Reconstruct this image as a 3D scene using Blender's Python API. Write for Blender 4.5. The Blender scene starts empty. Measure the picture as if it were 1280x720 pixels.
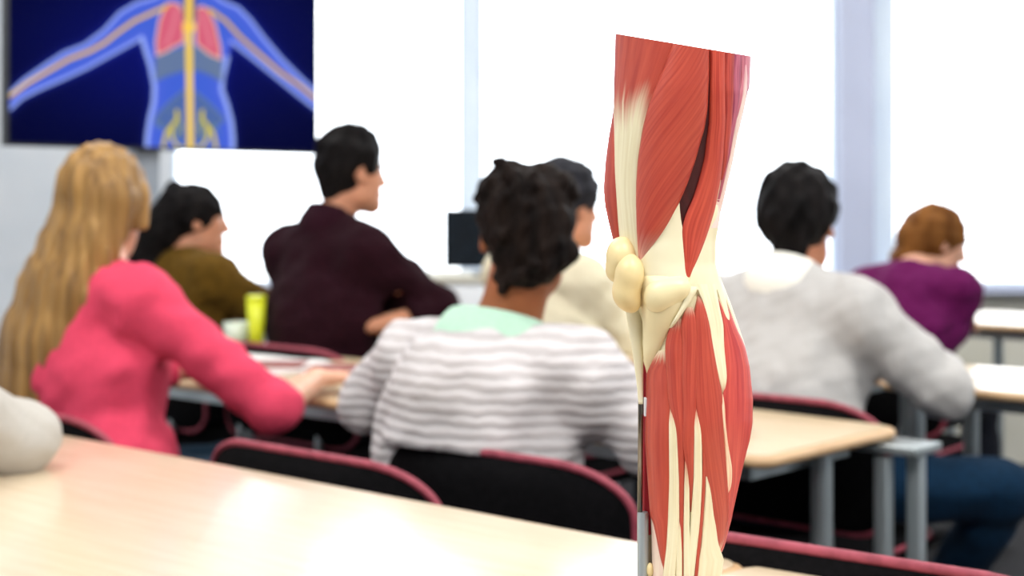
import bpy, math, random
import numpy as np
from mathutils import Vector
random.seed(3)
scn = bpy.context.scene
COL = scn.collection
CAMH = 1.2
TABLE = 0.75

# ------------------------------------------------------------------ materials
def lin(c):
    c = c / 255.0
    return c / 12.92 if c <= 0.04045 else ((c + 0.055) / 1.055) ** 2.4
def rgb(r, g, b): return (lin(r), lin(g), lin(b), 1.0)

def newmat(name):
    m = bpy.data.materials.new(name); m.use_nodes = True
    nt = m.node_tree; b = nt.nodes['Principled BSDF']
    return m, nt, b
def N(nt, t, **kw):
    n = nt.nodes.new(t)
    for k, v in kw.items():
        if k.startswith('i_'):
            key = k[2:]
            key = int(key) if key.isdigit() else key.replace('_', ' ')
            n.inputs[key].default_value = v
        else: setattr(n, k, v)
    return n
def coords(nt, kind='Object', scale=(1, 1, 1), rot=(0, 0, 0)):
    tc = N(nt, 'ShaderNodeTexCoord'); mp = N(nt, 'ShaderNodeMapping')
    mp.inputs['Scale'].default_value = scale; mp.inputs['Rotation'].default_value = rot
    nt.links.new(tc.outputs[kind], mp.inputs['Vector']); return mp.outputs['Vector']
def mat_noise(name, c1, c2, scale=8, rough=0.7, stretch=(1, 1, 1), rot=(0, 0, 0), bump=0.0, metallic=0, detail=3, kind='Object', spec=0.5, sheen=0, sss=0, coat=0, lo=0.35, hi=0.65):
    m, nt, b = newmat(name)
    v = coords(nt, kind, stretch, rot)
    n = N(nt, 'ShaderNodeTexNoise', i_Scale=scale, i_Detail=detail)
    nt.links.new(v, n.inputs['Vector'])
    r = N(nt, 'ShaderNodeMapRange'); r.inputs[1].default_value = lo; r.inputs[2].default_value = hi
    nt.links.new(n.outputs['Fac'], r.inputs[0])
    mx = N(nt, 'ShaderNodeMix', data_type='RGBA'); mx.inputs[6].default_value = c1; mx.inputs[7].default_value = c2
    nt.links.new(r.outputs[0], mx.inputs[0]); nt.links.new(mx.outputs[2], b.inputs['Base Color'])
    b.inputs['Roughness'].default_value = rough; b.inputs['Metallic'].default_value = metallic
    b.inputs['Specular IOR Level'].default_value = spec
    b.inputs['Sheen Weight'].default_value = sheen
    b.inputs['Coat Weight'].default_value = coat; b.inputs['Coat Roughness'].default_value = 0.15
    if sss:
        b.inputs['Subsurface Weight'].default_value = sss; b.inputs['Subsurface Radius'].default_value = (0.02, 0.008, 0.004)
    if bump:
        bp = N(nt, 'ShaderNodeBump', i_Strength=bump, i_Distance=0.01)
        nt.links.new(n.outputs['Fac'], bp.inputs['Height']); nt.links.new(bp.outputs[0], b.inputs['Normal'])
    return m
def mat_plain(name, c, rough=0.5, metallic=0, **k):
    c2 = tuple(min(1, x * 0.9) for x in c[:3]) + (1,)
    return mat_noise(name, c, c2, rough=rough, metallic=metallic, **k)

M = {}
M['wall'] = mat_noise('wall_paint', rgb(236, 240, 244), rgb(228, 234, 240), 4, 0.8)
M['pier'] = mat_noise('pier_paint', rgb(182, 190, 214), rgb(176, 184, 208), 3, 0.7)
M['frame'] = mat_noise('window_frame_paint', rgb(222, 236, 250), rgb(214, 229, 246), 5, 0.45)
M['beige'] = mat_noise('beige_panel', rgb(206, 204, 192), rgb(198, 196, 182), 4, 0.7)
M['ceiling'] = mat_noise('ceiling_paint', rgb(240, 240, 240), rgb(230, 230, 230), 6, 0.9)
M['floor'] = mat_noise('dark_carpet', rgb(38, 38, 42), rgb(26, 26, 30), 60, 0.95)
M['silver'] = mat_noise('silver_metal', rgb(176, 184, 186), rgb(150, 158, 160), 12, 0.38, metallic=0.75, stretch=(1, 1, .1))
M['whitemetal'] = mat_noise('white_metal', rgb(225, 228, 230), rgb(212, 216, 218), 12, 0.4)
M['black'] = mat_noise('black_fabric', (0.003, 0.003, 0.0035, 1), (0.006, 0.0055, 0.0065, 1), 120, 0.95, bump=0.1, spec=0.06)
M['piping'] = mat_noise('burgundy_piping', rgb(158, 66, 82), rgb(134, 50, 66), 60, 0.6)
M['edge'] = mat_noise('beech_edging', rgb(202, 168, 128), rgb(190, 154, 114), 10, 0.4, stretch=(1, 1, 8))
def mat_laminate(name, a, b_, coat=0.5, rough=0.42):
    m = mat_noise(name, a, b_, 5, rough, stretch=(1, 9, 1), detail=6, coat=coat, spec=0.6)
    m.node_tree.nodes['Principled BSDF'].inputs['Coat Roughness'].default_value = 0.2
    m.node_tree.nodes['Principled BSDF'].inputs['Coat IOR'].default_value = 1.5 + .45 * coat
    return m
M['birch'] = mat_laminate('birch_laminate', rgb(230, 210, 180), rgb(222, 199, 166), coat=1.0, rough=0.36)
M['birch2'] = mat_laminate('birch_laminate_far', rgb(212, 192, 158), rgb(204, 182, 146))
M['screen_black'] = mat_noise('black_plastic', (0.01, 0.011, 0.014, 1), (0.014, 0.016, 0.02, 1), 20, 0.35)
M['monitor'] = mat_noise('monitor_back_plastic', rgb(14, 24, 34), rgb(10, 18, 26), 20, 0.6, spec=.15)
M['grey'] = mat_noise('grey_stand_paint', rgb(150, 160, 172), rgb(138, 148, 160), 6, 0.5)
M['paper'] = mat_noise('white_paper', rgb(248, 248, 246), rgb(240, 240, 238), 5, 0.7)
M['book'] = mat_noise('burgundy_cover', rgb(150, 88, 84), rgb(132, 74, 72), 30, 0.6)
M['lime'] = mat_noise('lime_plastic', rgb(214, 222, 40), rgb(196, 206, 30), 10, 0.35)
M['cup'] = mat_noise('pale_green_ceramic', rgb(222, 232, 218), rgb(206, 222, 196), 10, 0.3, coat=0.5)
M['darkgrey'] = mat_noise('dark_grey_plastic', rgb(118, 118, 120), rgb(100, 100, 104), 10, 0.5)

def skin(name, c):
    c2 = tuple(x * 0.82 for x in c[:3]) + (1,)
    return mat_noise(name, c, c2, 14, 0.5, sss=0.12, spec=0.35)
def cloth(name, c, f=0.82, scale=90, **k):
    c2 = tuple(x * f for x in c[:3]) + (1,)
    return mat_noise(name, c, c2, scale, 0.9, sheen=0.02, bump=0.05, spec=0.1, **k)
def hairm(name, c, c2, scale=26, zs=0.07, rough=0.6, spec=.05):
    return mat_noise(name, c, c2, scale, rough, stretch=(1, 1, zs), bump=0.35, detail=4, spec=spec, lo=0.3, hi=0.7)

# ------------------------------------------------------------------ object helpers
def tag(o, label=None, cat=None, group=None, kind=None):
    if label: o['label'] = label
    if cat: o['category'] = cat
    if group: o['group'] = group
    if kind: o['kind'] = kind
    return o
def link_mesh(name, me, mat, parent=None, smooth=True, loc=None):
    o = bpy.data.objects.new(name, me); COL.objects.link(o)
    if mat is not None and not me.materials: me.materials.append(mat)
    if smooth: me.polygons.foreach_set('use_smooth', [True] * len(me.polygons))
    if parent is not None: o.parent = parent
    if loc: o.location = loc
    return o
def mesh_from(name, v, f):
    me = bpy.data.meshes.new(name); me.from_pydata([tuple(map(float, p)) for p in v], [], f); me.update(); return me
def empty(name, loc, yaw=0):
    o = bpy.data.objects.new(name, None); COL.objects.link(o)
    o.location = loc; o.rotation_euler = (0, 0, yaw); o.empty_display_size = 0.1; return o
def copy_tree(o, parent=None):
    c = o.copy(); COL.objects.link(c); c.parent = parent
    for ch in list(o.children): copy_tree(ch, c)
    return c

class MB:
    """collects simple shapes into one mesh"""
    def __init__(s): s.v = []; s.f = []
    def add(s, v, f):
        o = len(s.v); s.v += [tuple(p) for p in v]; s.f += [tuple(i + o for i in q) for q in f]; return s
    def box(s, lo, hi, bev=0.0):
        import bmesh
        bm = bmesh.new(); bmesh.ops.create_cube(bm, size=1)
        for v in bm.verts:
            v.co = Vector([lo[i] + (v.co[i] + .5) * (hi[i] - lo[i]) for i in range(3)])
        if bev: bmesh.ops.bevel(bm, geom=list(bm.edges), offset=bev, segments=3, affect='EDGES', profile=0.5)
        bm.verts.index_update()
        s.add([v.co[:] for v in bm.verts], [[v.index for v in f.verts] for f in bm.faces]); bm.free(); return s
    def tube(s, pts, r, n=12, closed=False, flat=1.0):
        pts = [Vector(p) for p in pts]; k = len(pts)
        rr = r if isinstance(r, (list, tuple)) else [r] * k
        V = []; F = []
        up = None
        for i, p in enumerate(pts):
            if closed: t = pts[(i + 1) % k] - pts[i - 1]
            else: t = pts[min(i + 1, k - 1)] - pts[max(i - 1, 0)]
            t.normalize()
            if up is None:
                up = Vector((0, 0, 1)) if abs(t.z) < 0.9 else Vector((1, 0, 0))
            a = t.cross(up).normalized(); b = a.cross(t).normalized(); up = b
            for j in range(n):
                th = 2 * math.pi * j / n
                V.append(p + a * math.cos(th) * rr[i] + b * math.sin(th) * rr[i] * flat)
        m = k if closed else k - 1
        for i in range(m):
            for j in range(n):
                F.append((i * n + j, i * n + (j + 1) % n, ((i + 1) % k) * n + (j + 1) % n, ((i + 1) % k) * n + j))
        if not closed:
            F.append(tuple(range(n))[::-1]); F.append(tuple((k - 1) * n + j for j in range(n)))
        s.add(V, F); return s
    def prism(s, poly, z0, z1, bev=0.0):
        import bmesh
        bm = bmesh.new(); vs = [bm.verts.new((x, y, z0)) for x, y in poly]; fc = bm.faces.new(vs)
        r = bmesh.ops.extrude_face_region(bm, geom=[fc])
        for g in r['geom']:
            if isinstance(g, bmesh.types.BMVert): g.co.z = z1
        bmesh.ops.recalc_face_normals(bm, faces=bm.faces)
        if bev:
            ed = [e for e in bm.edges if abs(e.verts[0].co.z - e.verts[1].co.z) < 1e-6]
            bmesh.ops.bevel(bm, geom=ed, offset=bev, segments=2, affect='EDGES')
        bm.verts.index_update()
        s.add([v.co[:] for v in bm.verts], [[v.index for v in f.verts] for f in bm.faces]); bm.free(); return s
    def lathe(s, prof, n=32, c=(0, 0, 0)):
        V = []; F = []; k = len(prof)
        for r, z in prof:
            for j in range(n):
                t = 2 * math.pi * j / n; V.append((c[0] + r * math.cos(t), c[1] + r * math.sin(t), c[2] + z))
        for i in range(k - 1):
            for j in range(n): F.append((i * n + j, i * n + (j + 1) % n, (i + 1) * n + (j + 1) % n, (i + 1) * n + j))
        F.append(tuple(range(n))[::-1]); F.append(tuple((k - 1) * n + j for j in range(n)))
        s.add(V, F); return s
    def build(s, name, mat, parent=None, smooth=False, loc=None, auto=True):
        me = mesh_from(name, s.v, s.f); o = link_mesh(name, me, mat, parent, smooth, loc)
        if auto and not smooth:
            me.polygons.foreach_set('use_smooth', [True] * len(me.polygons))
            try: me.set_sharp_from_angle(angle=math.radians(35))
            except Exception: pass
        return o
def rrect(w, d, r, n=6):
    out = []
    for cx, cy, a0 in ((w / 2 - r, d / 2 - r, 0), (-w / 2 + r, d / 2 - r, 90), (-w / 2 + r, -d / 2 + r, 180), (w / 2 - r, -d / 2 + r, 270)):
        for i in range(n + 1):
            a = math.radians(a0 + 90 * i / n); out.append((cx + r * math.cos(a), cy + r * math.sin(a)))
    return out

# ------------------------------------------------------------------ SDF sculpting
class Field:
    def __init__(s, lo, hi, res):
        s.res = res; s.lo = np.array(lo, np.float32)
        s.ax = [np.arange(lo[i], hi[i] + res, res, dtype=np.float32) for i in range(3)]
        s.F = np.full([len(a) for a in s.ax], 1.0, np.float32)
    def sub(s, lo, hi, m):
        sl = []
        for i in range(3):
            a = int(np.searchsorted(s.ax[i], lo[i] - m)); b = int(np.searchsorted(s.ax[i], hi[i] + m))
            sl.append(slice(max(0, a - 1), min(len(s.ax[i]), b + 1)))
        X = s.ax[0][sl[0]][:, None, None]; Y = s.ax[1][sl[1]][None, :, None]; Z = s.ax[2][sl[2]][None, None, :]
        return tuple(sl), X, Y, Z
    def _mix(s, sl, d, k, op):
        A = s.F[sl]
        if A.size == 0: return
        if op == 'sub': 
            d = -d
            if k > 0:
                h = np.clip(k - np.abs(A - d), 0, None) / k; s.F[sl] = np.maximum(A, d) + h * h * k / 4
            else: s.F[sl] = np.maximum(A, d)
        else:
            if k > 0:
                h = np.clip(k - np.abs(A - d), 0, None) / k; s.F[sl] = np.minimum(A, d) - h * h * k / 4
            else: s.F[sl] = np.minimum(A, d)
    def cone(s, a, b, ra, rb, k=0.02, sc=(1, 1, 1), op='add'):
        a = np.array(a, np.float32); b = np.array(b, np.float32); R = max(ra, rb); sc = np.array(sc, np.float32)
        lo = np.minimum(a, b) - R * sc; hi = np.maximum(a, b) + R * sc
        sl, X, Y, Z = s.sub(lo, hi, k + 3 * s.res + 0.01)
        A = a / sc; B = b / sc; ab = B - A; L = float((ab * ab).sum()) + 1e-9
        x = X / sc[0] - A[0]; y = Y / sc[1] - A[1]; z = Z / sc[2] - A[2]
        t = np.clip((x * ab[0] + y * ab[1] + z * ab[2]) / L, 0, 1)
        d = np.sqrt((x - t * ab[0]) ** 2 + (y - t * ab[1]) ** 2 + (z - t * ab[2]) ** 2) - (ra + (rb - ra) * t)
        s._mix(sl, d, k, op)
    def ell(s, c, r, k=0.02, R=None, op='add'):
        """ellipsoid, R: 3x3 local->world"""
        c = np.array(c, np.float32); m = max(r)
        sl, X, Y, Z = s.sub(c - m, c + m, k + 3 * s.res + 0.01)
        x, y, z = X - c[0], Y - c[1], Z - c[2]
        if R is not None:
            x, y, z = (x * R[0][0] + y * R[1][0] + z * R[2][0], x * R[0][1] + y * R[1][1] + z * R[2][1], x * R[0][2] + y * R[1][2] + z * R[2][2])
        k0 = np.sqrt((x / r[0]) ** 2 + (y / r[1]) ** 2 + (z / r[2]) ** 2)
        k1 = np.sqrt((x / r[0] ** 2) ** 2 + (y / r[1] ** 2) ** 2 + (z / r[2] ** 2) ** 2) + 1e-6
        s._mix(sl, k0 * (k0 - 1) / k1, k, op)
    def cut(s, p, n):
        """keep the side where (x-p).n < 0"""
        X, Y, Z = s.ax[0][:, None, None], s.ax[1][None, :, None], s.ax[2][None, None, :]
        n = np.array(n, np.float32); n = n / np.linalg.norm(n)
        s.F = np.maximum(s.F, (X - p[0]) * n[0] + (Y - p[1]) * n[1] + (Z - p[2]) * n[2])
    def cut_local(s, c, n, rad):
        """plane cut that acts only within rad of c"""
        c = np.array(c, np.float32); sl, X, Y, Z = s.sub(c - rad, c + rad, 0)
        n = np.array(n, np.float32); n = n / np.linalg.norm(n)
        x, y, z = X - c[0], Y - c[1], Z - c[2]
        d = x * n[0] + y * n[1] + z * n[2]
        inside = (x * x + y * y + z * z) < rad * rad
        s.F[sl] = np.where(inside, np.maximum(s.F[sl], d), s.F[sl])
    def wob(s, amp, f, seed=0, az=1.0):
        X, Y, Z = s.ax[0][:, None, None], s.ax[1][None, :, None], s.ax[2][None, None, :]
        r = np.random.RandomState(seed); w = np.zeros_like(s.F)
        for i in range(5):
            a = r.normal(size=3); a /= np.linalg.norm(a); ff = f * (0.7 + r.rand() * 1.3)
            w = w + np.sin((X * a[0] + Y * a[1] + Z * a[2] * az) * ff + r.rand() * 6.3) * np.sin((X * a[1] - Y * a[0] + Z * az * .5) * ff * .8 + r.rand() * 6)
        s.F = s.F + (amp / 2.0) * w.astype(np.float32)
    def mesh(s, name):
        F = s.F; res = s.res
        S = F < 0
        nx, ny, nz = F.shape
        c = np.zeros((nx - 1, ny - 1, nz - 1), np.int8)
        for dx in (0, 1):
            for dy in (0, 1):
                for dz in (0, 1): c += S[dx:nx - 1 + dx, dy:ny - 1 + dy, dz:nz - 1 + dz]
        act = (c > 0) & (c < 8); I = np.argwhere(act)
        idx = -np.ones(c.shape, np.int64); idx[act] = np.arange(len(I))
        acc = np.zeros((len(I), 3)); cnt = np.zeros(len(I))
        cor = [(0, 0, 0), (1, 0, 0), (0, 1, 0), (1, 1, 0), (0, 0, 1), (1, 0, 1), (0, 1, 1), (1, 1, 1)]
        val = [F[I[:, 0] + a, I[:, 1] + b, I[:, 2] + d] for a, b, d in cor]
        for a in range(8):
            for b in range(a + 1, 8):
                dd = [cor[b][i] - cor[a][i] for i in range(3)]
                if sum(map(abs, dd)) != 1: continue
                va, vb = val[a], val[b]; m = (va < 0) != (vb < 0)
                t = np.where(m, va / np.where(m, va - vb, 1), 0)
                p = np.array(cor[a])[None] + t[:, None] * np.array(dd)[None]
                acc += np.where(m[:, None], p, 0); cnt += m
        V = (I + acc / cnt[:, None]) * res + s.lo[None]
        Q = []
        for ax in range(3):
            o1, o2 = [(1, 2), (2, 0), (0, 1)][ax]
            sa = [slice(None)] * 3; sb = [slice(None)] * 3
            sa[ax] = slice(0, F.shape[ax] - 1); sb[ax] = slice(1, F.shape[ax])
            A, B = S[tuple(sa)], S[tuple(sb)]
            E = np.argwhere(A != B)
            ok = (E[:, o1] > 0) & (E[:, o2] > 0) & (E[:, o1] < F.shape[o1] - 1) & (E[:, o2] < F.shape[o2] - 1)
            E = E[ok]
            fl = A[E[:, 0], E[:, 1], E[:, 2]]
            def at(d1, d2):
                e = E.copy(); e[:, o1] += d1; e[:, o2] += d2; return idx[e[:, 0], e[:, 1], e[:, 2]]
            q = np.stack([at(-1, -1), at(0, -1), at(0, 0), at(-1, 0)], 1)
            q = np.where(fl[:, None], q, q[:, ::-1]); Q.append(q)
        Q = np.concatenate(Q); Q = Q[(Q >= 0).all(1)]
        me = bpy.data.meshes.new(name)
        me.vertices.add(len(V)); me.vertices.foreach_set('co', V.astype(np.float32).ravel())
        me.loops.add(Q.size); me.loops.foreach_set('vertex_index', Q.astype(np.int32).ravel())
        me.polygons.add(len(Q)); me.polygons.foreach_set('loop_start', np.arange(0, Q.size, 4, dtype=np.int32))
        me.update(calc_edges=True); me.validate()
        return me

# ------------------------------------------------------------------ the people
def V3(*a): return np.array(a, float)
def rotm(yaw, pitch=0.0, roll=0.0):
    cy, sy = math.cos(yaw), math.sin(yaw); cp, sp = math.cos(pitch), math.sin(pitch); cr, sr = math.cos(roll), math.sin(roll)
    Rz = np.array([[cy, -sy, 0], [sy, cy, 0], [0, 0, 1]]); Rx = np.array([[1, 0, 0], [0, cp, -sp], [0, sp, cp]])
    Ry = np.array([[cr, 0, sr], [0, 1, 0], [-sr, 0, cr]])
    return Rz @ Rx @ Ry
FACE = math.atan2(0.77, 0.64)          # the way the class faces, in the room
def world_dir_yaw(dx, dy): return math.atan2(dy, dx)

def head_prims(F, c, R, g=0.0):
    P = lambda x, y, z: c + R @ V3(x, y, z)
    F.ell(P(0, -0.014, 0.028), (0.074 + g, 0.094 + g, 0.088 + g), 0.01, R)
    F.ell(P(0, 0.028, -0.03), (0.060 + g, 0.064 + g, 0.082 + g), 0.03, R)
    F.cone(P(-.035, 0.02, -.07), P(0, 0.07, -0.094), 0.026, 0.02, 0.03)
    F.cone(P(.035, 0.02, -.07), P(0, 0.07, -0.094), 0.026, 0.02, 0.03)
    if g: return
    F.ell(P(-.031, .092, .008), (.016, .014, .011), 0.012, R, 'sub'); F.ell(P(.031, .092, .008), (.016, .014, .011), 0.012, R, 'sub')
    F.cone(P(0, .084, .02), P(0, .108, -.026), .007, .0095, .012)
    F.ell(P(.010, .100, -.030), (.008, .009, .007), .006, R); F.ell(P(-.010, .100, -.030), (.008, .009, .007), .006, R)
    F.ell(P(0, .088, -.055), (.024, .011, .006), .006, R); F.ell(P(0, .086, -.066), (.020, .011, .007), .005, R)
    for sx in (-1, 1):
        F.ell(P(sx * .078, -.006, -.004), (.009, .018, .030), .008, R @ rotm(-sx * .35))
        F.ell(P(sx * .084, .001, -.001), (.006, .009, .017), .005, R @ rotm(-sx * .35), 'sub')

def hand(F, w, d, up, side, L=0.19, curl=0.35):
    """w wrist, d direction of the fingers, up back-of-hand normal, side thumb side"""
    d = d / np.linalg.norm(d); up = up - d * (up @ d); up /= np.linalg.norm(up); s = np.cross(d, up); s = s * (1 if s @ side > 0 else -1)
    for i, (off, l) in enumerate(((.033, .072), (.011, .080), (-.011, .075), (-.031, .060))):
        kn = w + d * 0.088 + s * off + up * 0.002
        F.cone(w + s * off * .5, kn, .016, .0115, .012)
        p = kn; ang = curl * .5
        for j, (seg, r0, r1) in enumerate(((.45, .0095, .0088), (.30, .0088, .0080), (.25, .0080, .0068))):
            dd = d * math.cos(ang) - up * math.sin(ang) + s * off * .8
            q = p + dd * l * seg; F.cone(p, q, r0, r1, .003); p = q; ang += curl
    t0 = w + d * .025 + s * .025; t1 = t0 + (d * .6 + s * .75 - up * .25) * .042; t2 = t1 + (d * .85 + s * .35 - up * .2) * .034; t3 = t2 + (d * .95 + s * .1 - up * .2) * .026
    F.cone(t0, t1, .015, .0115, .012); F.cone(t1, t2, .0115, .010, .003); F.cone(t2, t3, .010, .008, .003)

def person(base, H, label, spec, facing=FACE):
    S = dict(lean=.04, side=0.0, drop=.31, shw=.18, head=(0, .03), hyaw=0, hpitch=-.08, hroll=0, re=(.30, .16, .77), rw=(.24, .40, .785), le=(-.30, .16, .77), lw=(-.22, .40, .785),
             sleeve=.9, rsleeve=None, cols=1.0, nk=0.0, backcut=None, bulk=.012, skin=None, top=None, trousers=None, shoe=None, hair=None, hairmat=None, collar=None, hem=.60, knee=(.11, .43, .54), lknee=None, ank=(.11, .46, .09), lank=None, chest=.112, neckr=.05,
             rdir=None, ldir=None, tz=1.0, category='person', hunch=0.0)
    S.update(spec)
    root = empty('person', (base[0], base[1], 0), facing - math.pi / 2)
    tag(root, label, 'person', 'students seated in the classroom')
    b = S['bulk']; lean = S['lean']; side = S['side']
    pel = V3(0, 0, .57); zs = H - S['drop']
    neck = V3(side, lean, zs + .035 + S['nk']); chest = V3(side * .65, lean * .7 - .005 - S['hunch'] * .5, .57 + (zs - .57) * .62); upch = V3(side * .95, lean - .015 - S['hunch'], zs - .04)
    hc = V3(side + S['head'][0], lean + S['head'][1], H - .13)
    RS = V3(side + S['shw'], lean - .01, zs - .01); LS = V3(side - S['shw'], lean - .01, zs - .01)
    RE, RW, LE, LW = (np.array(S[k], float) for k in ('re', 'rw', 'le', 'lw'))
    RK = np.array(S['knee'], float); LK = np.array(S['lknee'] or (-RK[0], RK[1], RK[2]), float)
    RA = np.array(S['ank'], float); LA = np.array(S['lank'] or (-RA[0], RA[1], RA[2]), float)
    R = rotm(S['hyaw'], S['hpitch'], S['hroll'])
    allp = np.array([pel, neck, hc, RS, LS, RE, RW, LE, LW, RK, LK, RA, LA, hc + V3(0, 0, 0.13)])
    lo = allp.min(0) - .24; hi = allp.max(0) + .24; lo[2] = -.01; hi[2] = H + .06
    def trunk(F, g):
        F.cone(pel + V3(-.05, 0, 0), pel + V3(.05, 0, 0), .115 + g, .115 + g, .04, (1, 1, .9))
        F.cone(pel + V3(0, 0, .04), chest, .105 + g, S['chest'] + g, .05, (1.32, 1, 1))
        F.cone(chest, upch, S['chest'] + g, .088 + g, .05, (1.38, 1, 1))
        F.cone(LS + V3(.02, 0, -.01), RS + V3(-.02, 0, -.01), .052 + g, .052 + g, .05)
        for q in (LS, RS): F.cone(neck + V3(0, -.01, -.015), q + V3(0, -.005, .0), .046 + g * .6, .050 + g, .05)
        F.cone(V3(side - .06, lean - .01, zs + .0), neck + V3(0, 0, .01), .045 + g * .5, .045, .04)
        F.cone(V3(side + .06, lean - .01, zs + .0), neck + V3(0, 0, .01), .045 + g * .5, .045, .04)
    def arm(F, s, e, w, g, k=.035, t=1.0):
        F.cone(s, e, .050 + g, .040 + g, k)
        ww = e + (w - e) * t
        F.cone(e, ww, .040 + g, .040 + (.027 - .040) * t + g, .02)
    # body
    F = Field(lo, hi, .0062)
    trunk(F, -.006)
    F.cone(neck + V3(0, -.005, -.03), hc + R @ V3(0, -.02, -.05), S['neckr'] + .006, S['neckr'], .03)
    head_prims(F, hc, R)
    for s_, e_, w_, sg, dd in ((RS, RE, RW, 1, S['rdir']), (LS, LE, LW, -1, S['ldir'])):
        arm(F, s_, e_, w_, -.002, .03)
        d = (w_ - e_) if dd is None else np.array(dd, float); d = d / np.linalg.norm(d)
        if dd is None: d = V3(d[0], d[1], min(d[2], 0) * .3 - .03)
        hand(F, w_, d, V3(0, 0, 1), V3(-sg, 0.2, 0))
    for h_, k_, a_ in ((V3(.09, .02, .56), RK, RA), (V3(-.09, .02, .56), LK, LA)):
        F.cone(h_, k_, .082, .055, .03); F.cone(k_, a_, .054, .034, .02); F.cone(a_ + V3(0, -.03, -.045), a_ + V3(0, .15, -.055), .032, .026, .02)
    link_mesh('body', F.mesh('person_body'), S['skin'], root)
    # top
    F = Field((lo[0], lo[1], .5), hi, .0066)
    trunk(F, b)
    hem = S['hem']
    F.cone(V3(-.05, -.0, hem), V3(.05, 0, hem), .125 + b, .125 + b, .04)
    arm(F, RS, RE, RW, b, .035, S['rsleeve'] or S['sleeve']); arm(F, LS, LE, LW, b, .035, S['sleeve'])
    F.wob(.006, 30, len(label) % 9); F.wob(.0018, 75, len(label) % 7 + 20)
    F.ell(neck + V3(0, .015, .045), (.062, .066, .045), .008, None, 'sub')
    F.cone(neck + V3(0, -.005, -.02), hc + R @ V3(0, -.02, -.05), S['neckr'] + .008, S['neckr'] + .005, .006, (1, 1, 1), 'sub')
    F.cut(V3(0, 0, hem - .03), (0, 0, -1))
    if S['backcut'] is not None: F.F = np.maximum(F.F, np.minimum(S['backcut'] - F.ax[1][None, :, None], .770 - F.ax[2][None, None, :]))
    for e_, w_, t_ in ((RE, RW, S['rsleeve'] or S['sleeve']), (LE, LW, S['sleeve'])):
        p = e_ + (w_ - e_) * t_; F.cut_local(p, w_ - e_, .09)
    top = link_mesh(S.get('topname', 'shirt'), F.mesh('person_top'), S['top'], root)
    # trousers
    F = Field((lo[0], lo[1], .0), (hi[0], hi[1], .78), .008)
    F.cone(pel + V3(-.055, 0, -.01), pel + V3(.055, 0, -.01), .118, .118, .04, (1, 1, .9))
    F.cone(pel, pel + V3(0, .01, .05), .116, .098, .03, (1.3, 1, 1))
    for h_, k_, a_ in ((V3(.09, .02, .56), RK, RA), (V3(-.09, .02, .56), LK, LA)):
        F.cone(h_, k_, .094, .070, .03); F.cone(k_, a_, .068, .052, .02); F.cut_local(a_ + V3(0, 0, .02), V3(0, 0, -1), .10)
    F.wob(.005, 30, 4)
    link_mesh('trousers', F.mesh('person_trousers'), S['trousers'], root)
    # shoes
    for a_ in (RA, LA):
        F = Field((a_[0] - .08, a_[1] - .12, -.01), (a_[0] + .08, a_[1] + .26, .16), .005)
        F.cone((a_[0], a_[1] - .03, .045), (a_[0], a_[1] + .17, .036), .042, .034, .01, (1.05, 1, 1)); F.cone((a_[0], a_[1] - .01, .08), (a_[0], a_[1] + .06, .05), .042, .036, .03)
        F.cut((0, 0, 0.002), (0, 0, -1)); F.cut((0, 0, a_[2] + .03), (0, 0, 1))
        F.cone((a_[0], a_[1], .08), (a_[0], a_[1], .2), .036, .04, .005, (1, 1, 1), 'sub')
        sh = link_mesh('shoe', F.mesh('person_shoe'), S['shoe'], root)
    # eyes
    for sx in (-1, 1):
        me = MB().lathe([(.0105 * math.sin(math.pi * i / 10) + 1e-5, -.0105 * math.cos(math.pi * i / 10)) for i in range(11)], 16)
        me.build('eye', M['eye'], root, smooth=True, loc=tuple(hc + R @ V3(sx * .031, .0705, .008)))
        F = Field(tuple(hc + R @ V3(sx * .031, .085, .030) - .04), tuple(hc + R @ V3(sx * .031, .085, .030) + .04), .003)
        F.cone(hc + R @ V3(sx * .016, .0865, .027), hc + R @ V3(sx * .032, .082, .033), .0042, .0045, .002); F.cone(hc + R @ V3(sx * .032, .082, .033), hc + R @ V3(sx * .046, .070, .029), .0045, .003, .002)
        link_mesh('eyebrow', F.mesh('eyebrow'), S['hairmat'], root)
    # hair
    S['hair'](root, hc, R, S['hairmat'], neck)
    # collar
    if S['collar'] is not None:
        F = Field(neck - .15, neck + .15, .004); q = S['cols']
        F.cone(neck + V3(0, -.012, -.02), neck + V3(0, -.014, .040), .074 * q, .058 * (q * .5 + .5), .005, (1.0, 1.05, 1))
        F.cone(neck + V3(0, -.02, -.03), neck + V3(0, -.022, -.012), .084 * q, .084 * q, .02, (1.15, 1, 1))
        F.cone(neck + V3(0, -.01, -.05), neck + V3(0, -.0, .12), .060, .054, .005, (1.0, 1.0, 1), 'sub')
        F.cut(neck + V3(0, 0, .046), (0, .35, 1)); F.cut(neck + V3(0, 0, -.045 - .02 * (q - 1) * 4), (0, 0, -1))
        link_mesh('collar', F.mesh('collar'), S['collar'], root)
    return root

def carve_face(F, P, R, low=-.16):
    F.ell(P(0, .125, -.045), (.066, .085, .105), .012, R, 'sub')

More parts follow.
